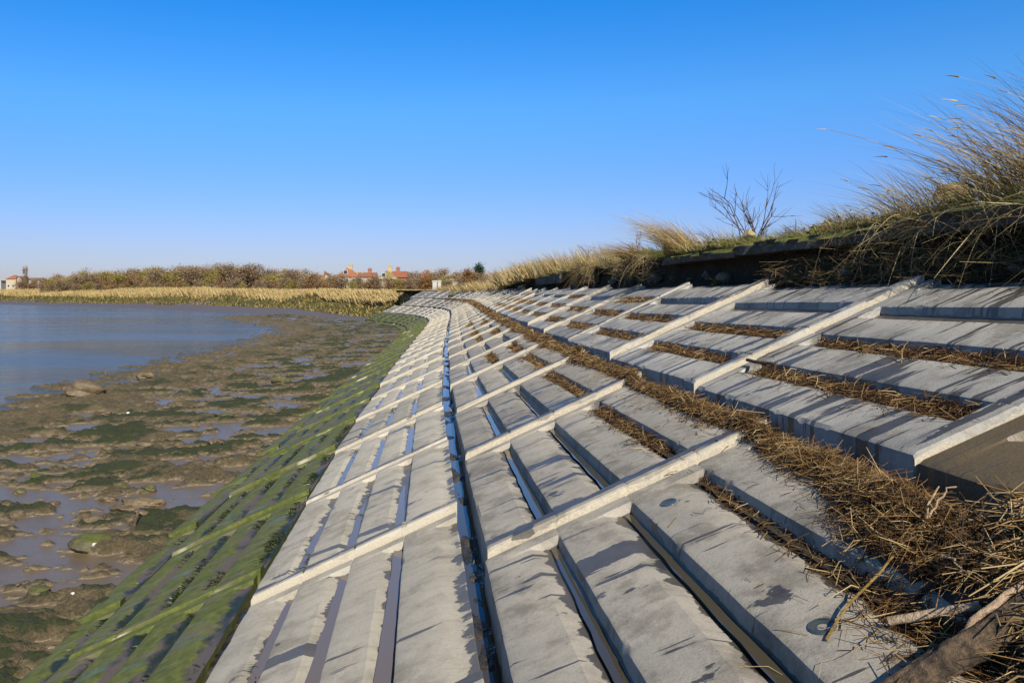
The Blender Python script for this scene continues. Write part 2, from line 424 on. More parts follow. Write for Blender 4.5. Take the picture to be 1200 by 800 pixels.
# ---------------------------------------------------------------- revetment slabs
L = 1.64 * H
DEP = .042 * H
STEP = .026 * H
RN, RF = .085 * H, .10 * H
TH = .15 * H
GAP_S = .012 * H
SEND = 53.5 * H
#        x0      width   first band  raise
TIER = {
 'lowest': (-2.83 * H, .985 * H, 1.60 * H, -.03 * H),
 'green':  (-1.81 * H, .97 * H, 2.45 * H - L, -.02 * H),
 'low':    (-.775 * H, .905 * H, 1.92 * H - 2 * L, 0.0),
 'mid':    (.212 * H, .955 * H, 2.76 * H - 2 * L, .012 * H),
 'upper':  (1.19 * H, 1.03 * H, 1.98 * H - 2 * L, .045 * H),
}
def fprof(f): return np.interp(f, [0, .60, .86, 1], [0, .16, 1, 1])
def slab_surf(xl, yl, w, clean=False):
    tw = w / 4
    i = np.clip(np.floor(xl / tw), 0, 3); f = xl / tw - i
    mask = ((yl > RN) & (yl < L - RF)).astype(float)
    d = DEP * (1.12 - .25 * yl / L) * fprof(f) * mask * np.where(i == 3, .7, 1)
    tilt = -STEP / L * (yl - L)          # near end stands proud
    return M * xl + tilt - STEP * .5 - d
def tier_z(tier, s, x):
    """height of the top surface at wall coordinates (no edges)"""
    x0, w, s0, up = TIER[tier]
    yl = (np.asarray(s, float) - s0) % L
    return plane_z(x0) + up + slab_surf(np.asarray(x, float) - x0, yl, w)

def slab_mesh(name, w, seed, lod=0):
    r = np.random.default_rng(seed)
    tw = w / 4
    fs = [0.0, .035, .3, .60, .73, .86, .93, .982]
    xs = []; fr = []
    for i in range(4):
        for f in fs: xs.append((i + f) * tw); fr.append((i, f))
    xs.append(w); fr.append((3, .9999))
    xs = np.array(xs)
    ns = [64, 10][lod] if lod < 2 else 4
    mid_s = np.linspace(RN + .03, L - RF - .04, ns)
    ys = np.concatenate([[0, .010, RN * .5, RN - .006, RN], mid_s, [L - RF - .008, L - RF + .004, L - RF * .5, L - GAP_S - .012, L - GAP_S]])
    nx, ny = len(xs), len(ys)
    X, Y = np.meshgrid(xs, ys)                          # rows = along the river
    mask = np.zeros(ny); mask[4:4 + ns + 2] = 1
    Z = np.zeros((ny, nx)); rec = np.zeros((ny, nx)); edge = np.zeros((ny, nx))
    for j, (i, f) in enumerate(fr):
        prog = DEP * (1.12 - .25 * ys / L)
        d = prog * float(fprof(f)) * mask * (.7 if i == 3 else 1)
        Z[:, j] = M * xs[j] - STEP / L * (ys - L) - STEP * .5 - d
        rec[:, j] = min(f / .9, 1.0) * mask * (.86 if i == 3 else 1)
        if f == 0.0 and j > 0:                          # rounded, chipped nosing of each step
            chip = .006 + .022 * (vn(ys * 9 + seed * 5.3, i * 7.7 + ys * 0, seed) > .80) * r.random(ny)
            Z[:, j] -= chip
    Z += (fbm(X * 2.3 + seed, Y * 2.3, seed, 3) * .004)
    nr = np.clip(1 - Y / (.22 * H), 0, 1)
    flow = np.zeros((ny, nx))
    for q in range(r.integers(1, 4)):                     # places where a full groove spills over the step below
        i0 = int(r.integers(0, 4)); yc = r.uniform(RN + .1, L - RF - .1); wd = r.uniform(.04, .12); sl = r.normal(0, .12)
        for j, (i, f) in enumerate(fr):
            if i == i0: flow[:, j] = np.maximum(flow[:, j], np.exp(-((ys - yc - sl * (f - 1) * tw * 2) / wd) ** 2))
    # rounded rim
    Z[0] -= .010 + .034 * (vn(xs * 8, xs * 0 + seed, seed + 3) > .78) * r.random(nx)
    Z[-1] -= .010; Z[:, 0] -= .008 + .02 * (vn(ys * 8, ys * 0 + seed, seed + 5) > .8) * r.random(ny); Z[:, -1] -= .004
    X = X + (fbm(X * 0 + Y * 5, X * 9, seed + 9, 2) * .004); 
    V = [np.stack([X, Y, Z], 2).reshape(-1, 3)]
    idx = np.arange(nx * ny).reshape(ny, nx)
    Fc = [np.stack([idx[:-1, :-1], idx[:-1, 1:], idx[1:, 1:], idx[1:, :-1]], 2).reshape(-1, 4)]
    A_rec = [rec.ravel()]; nr[0] = -.6; nr[1] = -.3
    A_flow = [flow.ravel()]; A_near = [nr.ravel()]; A_edge = [np.zeros(nx * ny)]
    # triangular end faces of the recesses get no painted sunlit tone
    e = A_edge[0].reshape(ny, nx); e[-4, :] = 0
    base = nx * ny
    # skirt: separate vertices so that the edge faces carry their own mask
    def skirt(row, wetlow, ed):
        nonlocal base
        P = V[0][row]; n = len(P)
        mids = P.copy(); mids[:, 2] -= TH * .45; low = P.copy(); low[:, 2] -= TH
        if ed: mids[:, 1] += r.normal(0, .003, n); 
        V.append(np.concatenate([P, mids, low]))
        a = np.arange(n - 1)
        Fc.append(np.stack([base + a, base + n + a, base + n + a + 1, base + a + 1], 1))
        Fc.append(np.stack([base + n + a, base + 2 * n + a, base + 2 * n + a + 1, base + n + a + 1], 1))
        A_rec.append(np.concatenate([np.zeros(n), np.full(n, wetlow * .6), np.full(n, wetlow)]))
        A_near.append(np.zeros(3 * n)); A_flow.append(np.zeros(3 * n)); A_edge.append(np.full(3 * n, ed)); base += 3 * n
    skirt(idx[0, :], 0.1, 1.0)             # near end
    skirt(idx[::-1, 0], 1.0, 0.0)          # lower side
    skirt(idx[-1, ::-1], .5, 0.0)          # far end
    skirt(idx[:, -1], .5, 0.0)             # upper side
    V = np.concatenate(V); Fc = np.concatenate(Fc)
    # end walls of the recesses: mark by duplicating? they share the mask row, without the painted sunlit tone
    me = mesh(name, V, Fc, smooth=True, sharp=28, attrs=dict(rec=np.concatenate(A_rec), near=np.concatenate(A_near), flow=np.concatenate(A_flow), edge=np.concatenate(A_edge)))
    return me

TXT = {
 'upper': 'upper tier under the bank', 'mid': 'middle tier right of the dark joint',
 'low': 'pale tier left of the dark joint', 'green': 'green tier below the pale slabs',
 'lowest': 'lowest green tier half sunk in the mud',
}
LOOK = {'upper': 'drip stained grey slab', 'mid': 'grey stepped concrete slab', 'low': 'warm pale concrete slab',
        'green': 'algae covered concrete slab', 'lowest': 'slimy green concrete slab'}
ORD = ['nearest', 'second nearest', 'third nearest', 'fourth nearest', 'fifth nearest', 'sixth nearest']
FIRSTVIS = {'upper': 1, 'mid': 1, 'low': 1, 'green': 1, 'lowest': 1}
MATT = {'upper': C_UP, 'mid': C_MID, 'low': C_LOW, 'green': C_GREEN, 'lowest': C_GREEN}
SPECIAL = {
 ('upper', 1): 'brown mud covered concrete slab, lowest at the right edge behind the straw heap',
 ('upper', 2): 'large grey upper slab with a bright rough end face above the straw heap',
 ('mid', 1): 'large grey slab in the foreground with two water filled grooves and driftwood on it',
}
pool_parts = []; silt_parts = []
def pools_for(tier, s0):
    x0, w, _, up = TIER[tier]; tw = w / 4
    for i in range(0 if tier == 'green' else 3):
        ys = np.linspace(RN + .004, L - RF - .02, 14)
        d = DEP * (1.12 - .25 * ys / L)
        lev = .006 + .013 * (1 - ys / L)                      # water is deeper towards the near end
        xa = (i + .86 - .28 * lev / (d * .74)) * tw; xb = np.full_like(ys, (i + .985) * tw)
        n = fbm(ys * 7 + s0, ys * 0 + i, 5, 3) * .012
        z = slab_surf(np.full_like(ys, (i + .86) * tw), ys, w) + lev
        th = float(np.interp(s0 + L / 2, _s, _th))
        ox, oy = WXY(s0, x0)
        V = []
        for xx in (xa + n, xb):
            V.append(np.stack([ox + xx * math.cos(th) + ys * math.sin(th), oy - xx * math.sin(th) + ys * math.cos(th), plane_z(x0) + up + z], 1))
        V = np.concatenate(V); a = np.arange(13)
        Fc = np.stack([a, a + 14, a + 15, a + 1], 1)
        (pool_parts if tier == 'mid' else silt_parts).append((V, Fc, np.zeros(len(V))))

for tier, (x0, w, s0, up) in TIER.items():
    hi = [slab_mesh('stepped_slab', w, 11 + k, 0) for k in range(6)]; lo = [slab_mesh('stepped_slab', w, 31 + k, 1) for k in range(3)]
    for me in hi + lo: me.materials.append(MATT[tier])
    k = 0; s = s0; nvis = 0
    while s < SEND:
        me = hi[k % 6] if s < 14 * H else lo[k % 3]
        if tier == 'upper' and k == 1:
            me = slab_mesh('stepped_slab', w, 77, 0); me.materials.append(C_MUD)
        o = bpy.data.objects.new('concrete_slab', me); COL.objects.link(o)
        th = float(np.interp(s + L / 2, _s, _th)); dth = float(np.interp(s + L / 2, _s, _dth))
        px, py = WXY(s, x0)
        jz = rng.normal(0, .006); 
        o.location = (float(px) + rng.normal(0, .010), float(py), float(plane_z(x0)) + up + jz)
        o.rotation_euler = (rng.normal(0, .0025), rng.normal(0, .003), -th + rng.normal(0, .004))
        o.scale = (1, 1 - (x0 + w / 2) * dth, 1)
        lab = SPECIAL.get((tier, k))
        vis = s + L > (1.2 * H if tier in ('mid', 'upper') else 1.95 * H if tier == 'low' else 3.0 * H)
        if not lab:
            if nvis < 6: lab = f"{LOOK[tier]}, {ORD[nvis]} of the {TXT[tier]}"
            else: lab = f"small distant slab of the {TXT[tier]}"; o['group'] = f"distant slabs of the {TXT[tier]}"
        if nvis < 6: o['group'] = f"slabs of the {TXT[tier]}"
        nvis += vis
        tag(o, lab, 'concrete slab', kind='thing')
        if tier != 'lowest' and s < 16 * H and not (tier == 'upper'): pools_for(tier, s)
        s += L; k += 1
V, Fc, T = join(pool_parts)
tag(obj('water', mesh('pool_water', V, Fc, smooth=True), PUDDLE), kind='structure')
V, Fc, T = join(silt_parts)
tag(obj('water', mesh('pool_water', V, Fc, smooth=True), SILTY), kind='structure')

# bedding under the slabs, with sludge in the joints
ss = np.arange(-3 * H, 53.9 * H, .07 * 1.0); xs_ = np.unique(np.concatenate([np.linspace(-3.2, 2.45, 60), np.linspace(.10, .26, 9), np.linspace(-.9, -.74, 7)])) * H
SS, XX = np.meshgrid(ss, xs_, indexing='ij')
bx, by = WXY(SS, XX)
bz = plane_z(XX) - TH * .78 + fbm(bx * 3, by * 3, 3, 4) * .045
jj = np.exp(-((XX - .175 * H) / (.05 * H)) ** 2) + np.exp(-((XX + .81 * H) / (.06 * H)) ** 2)
flatj = plane_z(np.where(XX > -.3 * H, .176 * H, -.815 * H)) - TH * .72 + fbm(by * 3.3 + bx * 3, bx * 8, 8, 5) * .085 - .010
bz = bz + np.clip(jj * 1.6, 0, 1) * (flatj - bz)
ni, nj = SS.shape; ii = np.arange(ni * nj).reshape(ni, nj)
Fq = np.stack([ii[:-1, :-1], ii[:-1, 1:], ii[1:, 1:], ii[1:, :-1]], 2).reshape(-1, 4)
tag(obj('ground', mesh('bedding', np.stack([bx, by, bz], 2), Fq, smooth=True), JOINT), kind='structure')
# ---- joint water: little terraced pools held between lumps of mud
jp = []
for (xc, xa, xb, drop, s_a, s_b) in ((.176, .135, .215, .70, .9, 34), (-.815, -.87, -.76, .72, 2.3, 30)):
    a = np.arange(s_a * H, s_b * H, .1); n = len(a)
    X1, Y1 = WXY(a, xa * H + 0 * a); X2, Y2 = WXY(a, xb * H + 0 * a); z = float(plane_z(xc * H)) - TH * drop
    V = np.concatenate([np.stack([X1, Y1, np.full(n, z)], 1), np.stack([X2, Y2, np.full(n, z)], 1)])
    q = np.arange(n - 1); jp.append((V, np.stack([q, q + n, q + n + 1, q + 1], 1), np.zeros(2 * n)))
V, Fc, T = join(jp)
tag(obj('water', mesh('joint_water', V, Fc), PUDDLE), kind='structure')

# ---------------------------------------------------------------- mud flat
def mud_fields(x, y):
    base = E - 2.04 * H - np.clip((-2.3 * H - x) / (5 * H), -1, 1.6) * .17 * H
    n = fbm(x * .95 + 2, y * 1.8, 21, 6, .62) + .3 * fbm(x * 3.4, y * 4.6, 31, 4) + .22 * fbm(x * 8, y * 11, 35, 3)
    ridge = np.exp(-((x + 6.7 * H) / (.55 * H)) ** 2) * .35       # low lip at the water's edge
    n = n + ridge + .06
    hgt = np.maximum(n, 0) * .22 + sstep(0, .2, n) * .075 * np.abs(fbm(x * 5, y * 5, 41, 4)) + np.minimum(n, 0) * .012
    wet = 1 - sstep(-.02, .10, n)
    alg = np.clip(.52 + 1.1 * fbm(x * .7, y * 1.2, 51, 5, .6) + .55 * (n - .1), 0, 1) * sstep(.02, .25, n)
    alg = alg * np.clip(1.35 - .25 * np.abs((x + 3.6 * H) / H), .3, 1.2)
    return base + hgt, wet, alg
ys_ = 2.4 * H * np.exp(np.linspace(0, math.log(70 / 2.4), 760)); xs_ = np.linspace(-9.5 * H, -1.95 * H, 260)
YY, XX = np.meshgrid(ys_, xs_, indexing='ij')
off = np.interp(YY, _cy, _cx)
Xw = XX + off
mz, wet, alg = mud_fields(XX, YY)
ni, nj = XX.shape; ii = np.arange(ni * nj).reshape(ni, nj)
Fq = np.stack([ii[:-1, :-1], ii[:-1, 1:], ii[1:, 1:], ii[1:, :-1]], 2).reshape(-1, 4)
tag(obj('mudflat', mesh('mudflat', np.stack([Xw, YY, mz], 2), Fq, smooth=True, attrs=dict(wet=wet.ravel(), alg=alg.ravel())), MUD), kind='structure')

# river
WL = E - 2.225 * H
MBx = MB(); MBx.add([(-700, -300, WL), (-1.6 * H, -300, WL), (-1.6 * H, 700, WL), (-700, 700, WL)], [(0, 1, 2, 3)])
tag(obj('river', MBx.mesh('river'), RIVER), kind='structure')

# ---------------------------------------------------------------- far marsh and the land behind it
us = np.array([-1500, -900, -700, -500, -380, -300, -200, -150, -120, -90, -60, -20, 20, 100, 400])
R_sh = np.array([200, 165, 145, 130, 112, 90, 76, 66, 58, 54, 53, 53, 53, 53, 53.])
R_ft = np.array([225, 188, 168, 152, 132, 112, 97, 84, 74, 66, 59, 55, 54.5, 54, 54])
R_tp = np.array([250, 212, 192, 178, 158, 140, 121, 106, 95, 84, 72, 60, 57, 56, 56])
ug = np.concatenate([np.linspace(-3000, -620, 40), np.linspace(-610, 200, 420), np.linspace(210, 5000, 60)])
kg = np.concatenate([np.linspace(0, 1, 8)[:-1], np.linspace(1, 2, 26)[:-1], np.linspace(2, 3, 10)[:-1], np.linspace(3, 7, 30)])
UU, KK = np.meshgrid(ug, kg, indexing='ij')
rs, rf, rt = [np.interp(UU, us, q) * H for q in (R_sh, R_ft, R_tp)]
YM = np.where(KK < 1, rs + (rf - rs) * KK, np.where(KK < 2, rf + (rt - rf) * (KK - 1), np.where(KK < 3, rt + 40 * H * (KK - 2), rt + 40 * H + 2500 * ((KK - 3) / 4) ** 2)))
XM = UU / F * YM
YM = YM + 0
top = np.interp(UU, [-500, -200, -60, 40, 400], [.42, .42, .45, .40, .30]) * H
nz = fbm(XM * .08, YM * .08, 61, 4)
hh = np.where(KK < 1, 2.26 * H - .26 * H * KK, np.where(KK < 2, 2.0 * H - (2.0 * H - top) * sstep(0, 1, (KK - 1) + .18 * nz) , top))
ZM = E - hh + nz * .25 * np.clip(KK, 0, 1) - 1.2 * np.clip((KK - 3.2), 0, 1) 
ni, nj = UU.shape; ii = np.arange(ni * nj).reshape(ni, nj)
Fq = np.stack([ii[:-1, :-1], ii[1:, :-1], ii[1:, 1:], ii[:-1, 1:]], 2).reshape(-1, 4)
tag(obj('marsh', mesh('marsh', np.stack([XM, YM, ZM], 2), Fq, smooth=True, attrs=dict(bank=np.clip(KK - 1, 0, 2).ravel())), MARSH), kind='structure')
def marsh_pt(u, k):
    u = np.asarray(u, float); k = np.asarray(k, float)
    rs, rf, rt = [np.interp(u, us, q) * H for q in (R_sh, R_ft, R_tp)]
    y = np.where(k < 1, rs + (rf - rs) * k, np.where(k < 2, rf + (rt - rf) * (k - 1), rt + 40 * H * (k - 2)))
    x = u / F * y
    top = np.interp(u, [-500, -200, -60, 40, 400], [.42, .42, .45, .40, .30]) * H
    nz = fbm(x * .08, y * .08, 61, 4)
    h = np.where(k < 1, 2.26 * H - .26 * H * k, np.where(k < 2, 2.0 * H - (2.0 * H - top) * sstep(0, 1, (k - 1) + .18 * nz), top))
    return x, y, E - h + nz * .25 * np.clip(k, 0, 1)
# reeds on the flat, low plants on the bank
N = 60000
u = rng.uniform(-640, 120, N); k = 1.58 + 1.5 * rng.random(N) ** 1.5
x, y, z = marsh_pt(u, k)
keep = vn(x * .12, y * .12, 71) + .8 * rng.random(N) > .42
x, y, z = x[keep], y[keep], z[keep]; n = len(x)
d = np.stack([rng.normal(-.12, .15, n), rng.normal(0, .15, n), np.ones(n)], 1)
hgt = (1.0 + .9 * vn(x * .07, y * .07, 73)) * rng.uniform(.7, 1.15, n) * np.interp(x / y * F, [-300, -150, 0, 60], [1.15, .85, .6, .55])
V, Fc, T = ribbons(np.stack([x, y, z - .05], 1), d, np.stack([np.full(n, -.2), np.zeros(n), np.full(n, -.08)], 1), hgt, rng.uniform(.10, .22, n), 2, .8, 1)
tag(obj('reed_bed', mesh('reed_bed', V, Fc, attrs=dict(tint=T)), REED), 'golden reeds covering the flat marsh across the river', 'reeds', kind='stuff')
N = 26000
u = rng.uniform(-640, -20, N); k = rng.uniform(1.05, 1.9, N)
x, y, z = marsh_pt(u, k)
keep = vn(x * .16, y * .3, 75) + .35 * rng.random(N) > .55
x, y, z = x[keep], y[keep], z[keep]; n = len(x)
d = np.stack([rng.normal(0, .6, n), rng.normal(0, .6, n), np.ones(n)], 1)
V, Fc, T = ribbons(np.stack([x, y, z - .05], 1), d, np.zeros((n, 3)), rng.uniform(.2, .65, n), rng.uniform(.12, .35, n), 2, .8, 2)
tag(obj('saltmarsh_plants', mesh('saltmarsh_plants', V, Fc, attrs=dict(tint=T)), MARSH_PLANT), 'low green and brown plants on the muddy far bank', 'marsh plants', kind='stuff')

# ---------------------------------------------------------------- grassy bank above the wall
BT = .355 * H                                # bank top above eye level
def bank_z(s, x):
    """top of the turf"""
    s = np.asarray(s, float); x = np.asarray(x, float)
    fade = sstep(18 * H, 50 * H, s)
    return E + BT * (1 - fade * 1.25) + .06 * H * sstep(2.3 * H, 4 * H, x) + fbm(s * .5, x * .9, 81, 4) * .11
prof_x = np.array([2.12, 2.24, 2.33, 2.45, 2.47, 2.47, 2.42, 2.37, 2.40, 2.55, 2.75, 3.0, 3.5, 4.5, 7, 15, 60, 400]) * H
prof_t = np.array([-.22, -.02, .05, .2, .4, .6, .75, .88, 1, 1, 1, 1, 1, 1, 1, 1, 1, 1])      # 0 = slab top edge, 1 = turf
sb = np.concatenate([np.arange(-6 * H, 12 * H, .10), np.arange(12 * H, 60 * H, .3)])
SB, JB = np.meshgrid(sb, np.arange(len(prof_x)), indexing='ij')
PXb = prof_x[JB]; PT = prof_t[JB]
PXb = PXb + fbm(SB * 1.3, JB * .6, 83, 4) * .10 * (JB > 2) * (JB < 12)
topz = bank_z(SB, PXb); zb0 = plane_z(2.22 * H) + .01
ZB = np.where(PT >= 1, topz, zb0 + PT * (topz - zb0))
bxx, byy = WXY(SB, PXb)
ni, nj = SB.shape; ii = np.arange(ni * nj).reshape(ni, nj)
Fq = np.stack([ii[:-1, :-1], ii[:-1, 1:], ii[1:, 1:], ii[1:, :-1]], 2)
fm = (Fq[..., 0] * 0 + (np.arange(nj - 1)[None, :] >= 7)).ravel()
me = mesh('bank', np.stack([bxx, byy, ZB], 2), Fq.reshape(-1, 4), smooth=True)
me.materials.append(EARTH); me.materials.append(TURF); me.polygons.foreach_set('material_index', fm.astype(np.int32))
tag(obj('terrain', me), kind='structure')

# ---------------------------------------------------------------- capping slabs, turf, tussocks on the bank
def cap_mesh(s0, s1, xf, xb, th, drop, seed, jag=.055):
    n = max(6, int((s1 - s0) / .12)); a = np.linspace(s0, s1, n)
    zt = E + BT - .03 + drop + .02 * fbm(a * .8, a * 0 + seed, seed, 3)
    zt = zt - 1.25 * BT * sstep(18 * H, 50 * H, a)
    rows = []
    for (x, dz) in ((xf, -th), (xf - .012, -th * .45), (xf, -.025), (xf + .03, 0), (xf + (xb - xf) * .4, .015), (xb, .01), (xb, -th)):
        xx = x + (jag * fbm(a * 3.5, a * 0 + x * 9, seed, 4) + .5 * jag * rng.normal(size=n) if x < xb else 0 * a)
        zz = zt + dz + (.012 * fbm(a * 5, a * 0 + x * 5 + dz * 30, seed + 2, 3))
        X, Y = WXY(a, xx); rows.append(np.stack([X, Y, zz], 1))
    V = np.stack(rows, 0); m = len(rows); ii = np.arange(m * n).reshape(m, n)
    Fc = []
    for i in range(m):
        j = (i + 1) % m
        Fc += [tuple(int(v) for v in q) for q in np.stack([ii[i, :-1], ii[j, :-1], ii[j, 1:], ii[i, 1:]], 1)]
    Fc.append(tuple(int(v) for v in ii[::-1, 0])); Fc.append(tuple(int(v) for v in ii[:, -1]))
    return mesh('capping_slab', V.reshape(-1, 3), [f[::-1] for f in Fc], smooth=True, sharp=35)
for (a, b, xf, xb, th, dr, lab) in (
    (-1.0 * H, 2.95 * H, 2.26 * H, 2.8 * H, .17, .02, 'old dark capping slab at the right edge, mostly outside the picture'),
    (2.98 * H, 4.02 * H, 2.29 * H, 2.8 * H, .15, .03, 'old capping slab with a bright mossy edge below the tallest grass'),
    (4.05 * H, 6.05 * H, 2.30 * H, 2.75 * H, .13, .0, 'long dark capping slab overhanging the wall, under the small yellow rock'),
    (6.08 * H, 8.1 * H, 2.31 * H, 2.75 * H, .12, -.01, 'dark capping slab with yellow lichen below the golden leaning grass'),
    (15.2 * H, 19.5 * H, 2.30 * H, 2.8 * H, .3, .0, 'distant dark capping slab beneath fuzzy dry grass')):
    tag(obj('capping_slab', cap_mesh(a, b, xf, xb, th, dr, int(a * 7) + 50), CAP), lab, 'capping slab', 'old capping slabs along the top of the wall', 'thing')

def rootpt(s, x, dz=-.03):
    X, Y = WXY(s, x); return np.stack([X, Y, bank_z(s, x) + dz], -1)

# short turf over the lip of the bank
parts = []
for (a, b, N, l0, l1, w0) in ((1.5, 9, 16000, .05, .2, .006), (9, 20, 9000, .08, .3, .012), (20, 52, 8000, .12, .4, .03)):
    s = rng.uniform(a, b, N) * H; x = (2.36 + 1.1 * rng.random(N) ** 1.7) * H
    p = rootpt(s, x, -.02); d = np.stack([rng.normal(-.35, .5, N), rng.normal(0, .5, N), np.ones(N)], 1)
    bend = np.stack([rng.normal(-.25, .25, N), rng.normal(0, .2, N), rng.normal(-.25, .15, N)], 1)
    parts.append(ribbons(p, d, bend, rng.uniform(l0, l1, N) * (.5 + vn(s * .9, x * 2, 91)), rng.uniform(.6, 1.4, N) * w0, 3, 1, int(a)))
V, Fc, T = join(parts)
tag(obj('turf_grass', mesh('turf_grass', V, Fc, attrs=dict(tint=T)), G_GREEN), 'short green and brown turf growing on top of the bank', 'grass', kind='stuff')
parts = []
for (a, b, N, l0, l1, w0) in ((1.5, 9, 4500, .06, .28, .006), (9, 20, 5000, .12, .42, .011), (20, 53, 12000, .3, .85, .028)):
    s = rng.uniform(a, b, N) * H; x = (2.34 + 1.4 * rng.random(N) ** 1.5) * H
    p = rootpt(s, x, -.02); d = np.stack([rng.normal(-.3, .4, N), rng.normal(.05, .35, N), np.ones(N)], 1)
    bend = np.stack([rng.normal(-.4, .3, N), rng.normal(0, .3, N), rng.normal(-.3, .2, N)], 1)
    parts.append(ribbons(p, d, bend, rng.uniform(l0, l1, N) * (.35 + 1.1 * vn(s * .7, x * 1.5, 93)), rng.uniform(.6, 1.4, N) * w0, 4, 1, int(a) + 40))
V, Fc, T = join(parts)
tag(obj('dry_grass', mesh('dry_grass', V, Fc, attrs=dict(tint=T)), G_DRY), 'thin dry grass scattered through the turf of the bank', 'grass', kind='stuff')

def tussock(s, x, n, ln, rad, lean, curl, width, mat, lab, seed, heads=0, group='grass tussocks on the bank', spread=.28, name='grass_tussock'):
    r = np.random.default_rng(seed)
    c = rootpt(np.array([s]), np.array([x]))[0]
    a = r.uniform(0, 2 * math.pi, n); q = rad * np.sqrt(r.random(n))
    root = np.stack([q * np.cos(a), q * np.sin(a) * 1.3, np.zeros(n)], 1)
    # keep the stems rooted in the sloping turf
    d = np.stack([lean + r.normal(0, spread, n) + root[:, 0] / rad * .18, r.normal(.05, spread, n) + root[:, 1] / rad * .12, np.ones(n)], 1)
    bend = np.stack([-np.abs(r.normal(curl, curl * .5, n)), r.normal(.05, .15, n), -np.abs(r.normal(curl * .45, .12, n))], 1)
    Ls = ln * r.uniform(.35, 1.0, n) ** .8
    P = [ribbons(root, d, bend, Ls, width * r.uniform(.6, 1.3, n), 6, 1, seed)]
    o = obj(name, mesh(name, *P[0][:2], attrs=dict(tint=P[0][2])), mat, loc=tuple(c))
    tag(o, lab, 'grass', group, 'thing')
    if heads:
        k = r.choice(n, heads, replace=False)
        dn = d[k] / np.linalg.norm(d[k], axis=1, keepdims=True)
        Lk = Ls[k] * 1.0
        tip = root[k] + (dn + bend[k]) * Lk[:, None]
        dirn = dn + 2 * bend[k]
        # seed heads continue a little past the tip of long stems
        stem = ribbons(root[k], d[k], bend[k], Lk, width * .9, 8, .35, seed + 1)
        v, f, t = ribbons(tip - dirn * .01, dirn, np.tile([[-.1, 0, -.15]], (heads, 1)), .075 * r.uniform(.7, 1.3, heads), .012 * r.uniform(.7, 1.2, heads), 3, .9, seed + 2)
        v2, f2, t2 = ribbons(tip - dirn * .01, dirn, np.tile([[-.1, 0, -.15]], (heads, 1)), .075 * r.uniform(.7, 1.3, heads), .012 * r.uniform(.7, 1.2, heads), 3, .9, seed + 3)
        V, Fc, T = join([stem, (v, f, t * .5 + .5), (v2, f2, t2 * .5 + .5)])
        obj('seed_head', mesh('seed_head', V, Fc, attrs=dict(tint=T)), G_DRY, parent=o)
    return o
Tk = tussock
Tk(3.02 * H, 2.66 * H, 560, 1.05, .34, -.22, .34, .0075, G_BROWN, 'tallest brown grass tussock leaning left at the right edge of the bank', 1, 34)
Tk(3.42 * H, 2.66 * H, 430, .98, .30, -.25, .38, .0075, G_DRY, 'tall dry tussock with seed heads just left of the tallest grass', 2, 26)
Tk(3.75 * H, 2.72 * H, 300, .74, .28, -.25, .4, .007, G_BROWN, 'brown tussock standing behind the large yellow rock', 3, 8)
Tk(4.18 * H, 2.58 * H, 300, .60, .24, -.3, .42, .006, G_DRY, 'medium dry tussock left of the large yellow rock', 4, 8)
Tk(4.62 * H, 2.52 * H, 260, .36, .30, -.3, .45, .005, G_DRY, 'low ragged tussock between the medium tussock and the dark leaning twig', 5, 3)
Tk(5.25 * H, 2.54 * H, 220, .30, .32, -.25, .4, .005, G_BROWN, 'low brown tuft under the dark leaning twig', 6)
Tk(7.85 * H, 2.46 * H, 460, .88, .24, -.42, .55, .010, G_GOLD, 'golden tussock swept far over to the left above the lichened capping slab', 7, 6, spread=.16)
Tk(7.1 * H, 2.50 * H, 220, .5, .4, -.3, .4, .007, G_GOLD, 'short golden tuft right of the golden leaning tussock', 8, 3)
Tk(9.3 * H, 2.40 * H, 330, .55, .34, -.55, .75, .010, G_BROWN, 'brown tussock drooping over the gap in the capping slabs', 9, spread=.34)
Tk(10.6 * H, 2.45 * H, 300, .50, .38, -.15, .25, .011, G_DRY, 'dry tussock between the drooping tussock and the broken block', 10)
Tk(12.6 * H, 2.55 * H, 340, .72, .5, -.15, .2, .012, G_GOLD, 'golden tuft standing over the tilted broken block', 11)
Tk(14.2 * H, 2.5 * H, 320, .75, .5, -.12, .2, .014, G_DRY, 'pale fuzzy tuft beyond the tilted broken block', 12)
Tk(16.3 * H, 2.5 * H, 420, .9, .6, -.12, .2, .016, G_GOLD, 'fuzzy gold tuft on the distant dark capping slab', 13)
Tk(18.6 * H, 2.5 * H, 420, .85, .6, -.12, .2, .018, G_DRY, 'pale tuft at the far end of the distant dark capping slab', 14)
ft = None
for i in range(24):
    s = (20.5 + i * 1.36) * H; x = (2.45 + .25 * random.random()) * H
    if i < 3:
        ft = [] if ft is None else ft
        o = Tk(s, x, 420, .95, .8, -.12, .15, .035, [G_GOLD, G_DRY, G_GOLD][i], 'far golden tuft of the row running along the bank', 60 + i, group='far tufts along the bank'); ft.append(o)
    else:
        o = ft[i % 3].copy(); COL.objects.link(o); c = rootpt(np.array([s]), np.array([x]))[0]
        o.location = tuple(c); o.rotation_euler = (0, 0, random.uniform(-.4, .4)); o.scale = (random.uniform(.8, 1.35),) * 3

